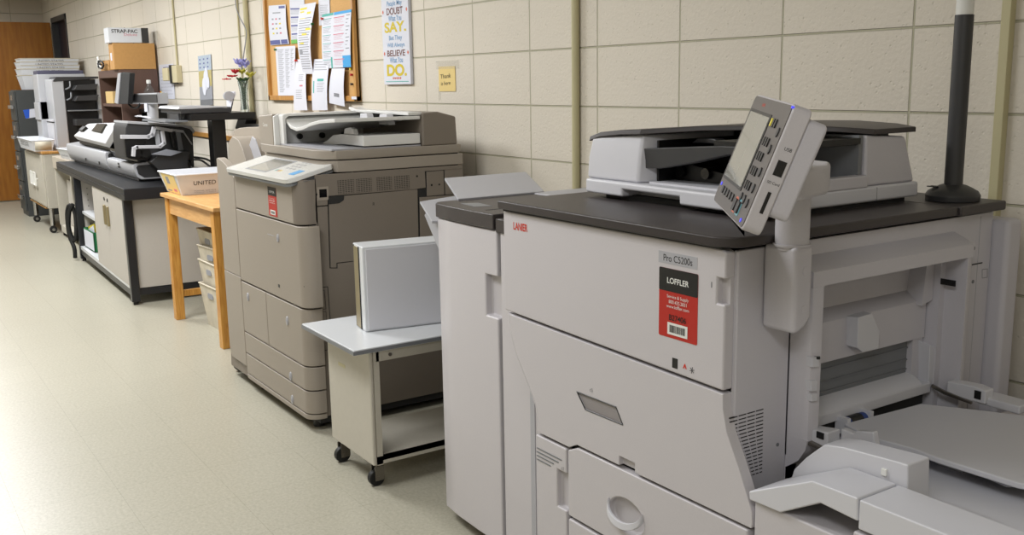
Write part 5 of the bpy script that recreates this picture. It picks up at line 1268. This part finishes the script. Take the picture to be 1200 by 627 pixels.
s6, b_, l_, p_ = sheet('phone_list', 'long white phone list in small type at the board\'s lower left', 'paper', [c5(345, 230), c5(443, 224), c5(440, 468), c5(360, 468)], y=-.032, group=gB)
l_(.12, .06, .42, .95, 30, th=.35); l_(.5, .06, .72, .85, 26, th=.35); l_(.78, .06, .92, .5, 16, th=.35)
s7, b_, l_, p_ = sheet('card_page', 'narrow white page with small pink printing hanging below the board', 'paper', [c5(448, 292), c5(500, 288), c5(505, 540), c5(440, 540)], y=-.034, curl=.01, group=gB)
l_(.4, .3, .8, .45, 4, 'papergr'); b_(.5, .5, .75, .53, 'pink'); l_(.2, .6, .7, .8, 5)
s8, b_, l_, p_ = sheet('ticket_page', 'white page with teal box of printing hanging below the board', 'paper', [c5(535, 290), c5(612, 288), c5(604, 540), c5(530, 540)], y=-.034, curl=.01, group=gB)
b_(.35, .38, .75, .43, 'pteal'); l_(.35, .46, .8, .66, 6); b_(.1, .42, .16, .66, 'pteal'); l_(.1, .05, .9, .25, 4)
s9, b_, l_, p_ = sheet('barcode_page', 'white page with a barcode hanging at the board\'s lower right', 'paper', [c5(622, 336), c5(685, 334), c5(688, 522), c5(612, 505)], y=-.034, curl=.008, group=gB)
for k in range(8): b_(.35 + k * .045, .68, .37 + k * .045, .78, 'blk')
for n_, (px, py, mm, lab) in enumerate(((*c5(722, 337), 'pyel', 'yellow push pin at the board\'s right edge'), (*c5(724, 366), 'redp', 'red push pin below the yellow one on the board'), (*c5(726, 412), 'dgrey', 'grey push pin, lowest on the board\'s right side'), (*c5(580, 92), 'redtxt', 'red push pin at the year planner\'s top left corner'), (*c5(452, 297), 'redtxt', 'red push pin at the top of the narrow page with pink printing'), (*c5(350, 243), 'green', 'green push pin on the phone list'), (*c5(532, 118), 'green', 'green push pin on the folded newsletter'))):
    yb = -.013 if n_ < 3 else -.027; yb = -.052 if n_ == 6 else (-.036 if n_ == 4 else (-.033 if n_ == 5 else (-.035 if n_ == 3 else yb)))
    a = at(px, py, y=yb); mb = MB(); mb.cyl((a.x, yb, a.z), (a.x, yb - .010, a.z), .006, .004, n=10); mb.cyl((a.x, yb - .010, a.z), (a.x, yb - .013, a.z), .007, n=10)
    tag(mb.build('push_pin', M[mm]), lab, 'push pin', 'push pins on the bulletin board')
# motto sign
def c6(x, y): return (400 + x / 4.179, y / 4.179)
MS = thing('motto_sign', 'tall white motto sign with colourful lettering, right of the bulletin board', 'sign', (-.25, 0, 1.5))
mx0, mx1, mz0, mz1 = -.386, -.117, 1.306, 1.86
MB().box(mx0, mx1, -.016, -.001, mz0, mz1).build('board', M['paper'], MS, bevel=.002)
def mt(t, py, wd, col, ht=None, bold=.01):
    a = at(482.5 - 15.5, py, y=-.016); lettering(t, M[col], MS, ((mx0 + mx1) / 2, -.016, a.z), X1, Z1, width=wd, height=ht, bold=bold)
M['tblue'] = mat('text_blue', (.42, .60, .76), .6); M['tbrown'] = mat('text_brown', (.42, .25, .22), .6); M['tgold'] = mat('text_gold', (.80, .72, .15), .6)
mt('People May', 3.5, .15, 'tblue', .030); mt('DOUBT', 12, .16, 'tbrown', .032, .02); mt('What You', 20.5, .13, 'tblue', .026)
mt('SAY,', 32, .215, 'tgold', .055, .03); mt('But They', 44.5, .13, 'tblue', .028); mt('Will Always', 53, .175, 'tblue', .026)
mt('BELIEVE', 62, .18, 'tbrown', .028, .02); mt('What You', 70, .13, 'tblue', .026); mt('DO.', 82, .20, 'tgold', .055, .04)
for py in (12, 62):
    z_ = at(467, py, y=-.016).z
    for s in (-1, 1): MB().prism([(-.2515 + s * .118 - .008, z_), (-.2515 + s * .118, z_ + .010), (-.2515 + s * .118 + .008, z_), (-.2515 + s * .118, z_ - .010)], 'y', -.0168, -.016).build('ornament', M['orange'], MS)
z_ = at(467, 91.5, y=-.016).z
for k in range(-2, 3): MB().prism([(-.2515 + k * .018 - .008, z_), (-.2515 + k * .018, z_ + .006), (-.2515 + k * .018 + .008, z_), (-.2515 + k * .018, z_ - .006)], 'y', -.0168, -.016).build('ornament', M['orange'], MS)
MB().box(mx0 + .02, mx1 - .02, -.0168, -.016, mz0 + .012, mz0 + .015).build('rule', M['pteal'], MS)
# yellow note
NT = thing('yellow_note', 'yellow handwritten note taped to the block wall above the finisher', 'note', (.19, 0, 1.33))
a0, a1 = at(514, 77, y=-.002), at(534, 107, y=-.002)
MB().box(a0.x, a1.x, -.003, -.0012, a1.z, a0.z - .004).build('note', M['note'], NT)
MB().box(a0.x - .02, a1.x + .03, -.0037, -.0031, a1.z + .095, a0.z + .02).build('tape', M['tape'], NT)
MB().box(a0.x - .012, a0.x + .01, -.0011, -.0006, a1.z - .04, a1.z + .02).build('tape', M['tape'], NT)
cx = (a0.x + a1.x) / 2
lettering('Thank', M['gap'], NT, (cx - .01, -.003, a0.z - .045), (1, 0, .05), Z1, width=.09, height=.018); lettering('is here', M['gap'], NT, (cx - .01, -.003, a0.z - .075), (1, 0, .05), Z1, width=.08, height=.016)
# list on wall behind outlet, picture calendar
o, b_, l_, p_ = sheet('wall_list', 'white list sheet on the wall behind the ivory outlet box', 'paper', [(186, 76), (203, 74.5), (205, 116), (188, 116)], y=-.004)
l_(.1, .25, .9, .95, 7, 'papergr', .08); b_(.3, .08, .8, .14, 'pnavy')
M['skyp'] = mat('print_sky', (.66, .71, .76), .6, var=.08, scale=40); M['olivep'] = mat('print_olive', (.70, .65, .42), .6, var=.15, scale=50)
o, b_, l_, p_ = sheet('picture_strip', 'tall narrow picture calendar hanging on the wall left of the thick conduit', 'poster', [(231.8, 66), (247, 63.5), (249.5, 123), (235, 124)], y=-.006)
b_(0, 0, 1, .3, 'skyp'); b_(0, .3, 1, .62, 'olivep', e=.0008); b_(0, .62, 1, .88, 'papergr', e=.0008); b_(0, .88, 1, 1, 'midgrey', e=.0008)
for k in range(9): b_(.1 + .3 * (k % 3), .06 + .08 * (k // 3), .2 + .3 * (k % 3), .09 + .08 * (k // 3), 'pnavy', e=.0012)
for k_, (u, v, r) in enumerate(((.55, .5, .05), (.62, .40, .04), (.42, .62, .045), (.75, .54, .03))):
    a = p_(u, v); MB().prism([(a.x + r * math.cos(t * PI / 6), a.z + r * 1.4 * math.sin(t * PI / 6)) for t in range(12)], 'y', a.y - .0020 - .0006 * k_, a.y - .0014 - .0006 * k_).build('white_blossom', M['paper'], o)
OB = thing('outlet_box', 'ivory wall outlet box with a plug at the foot of the thin conduit', 'outlet box', (-4.05, 0, 1.41))
a0, a1 = at(205, 77, y=-.03), at(211, 94, y=-.03)
MB().box(-3.97, -3.84, -.045, -.001, 1.345, 1.475).build('box', M['ivory'], OB, bevel=.004)
MB().box(-4.13, -3.98, -.075, -.008, 1.36, 1.46).build('plug_adapter', M['ivory'], OB, bevel=.006)
MB().box(-3.982, -3.968, -.06, -.001, 1.34, 1.48).build('plate', M['dgrey'], OB)
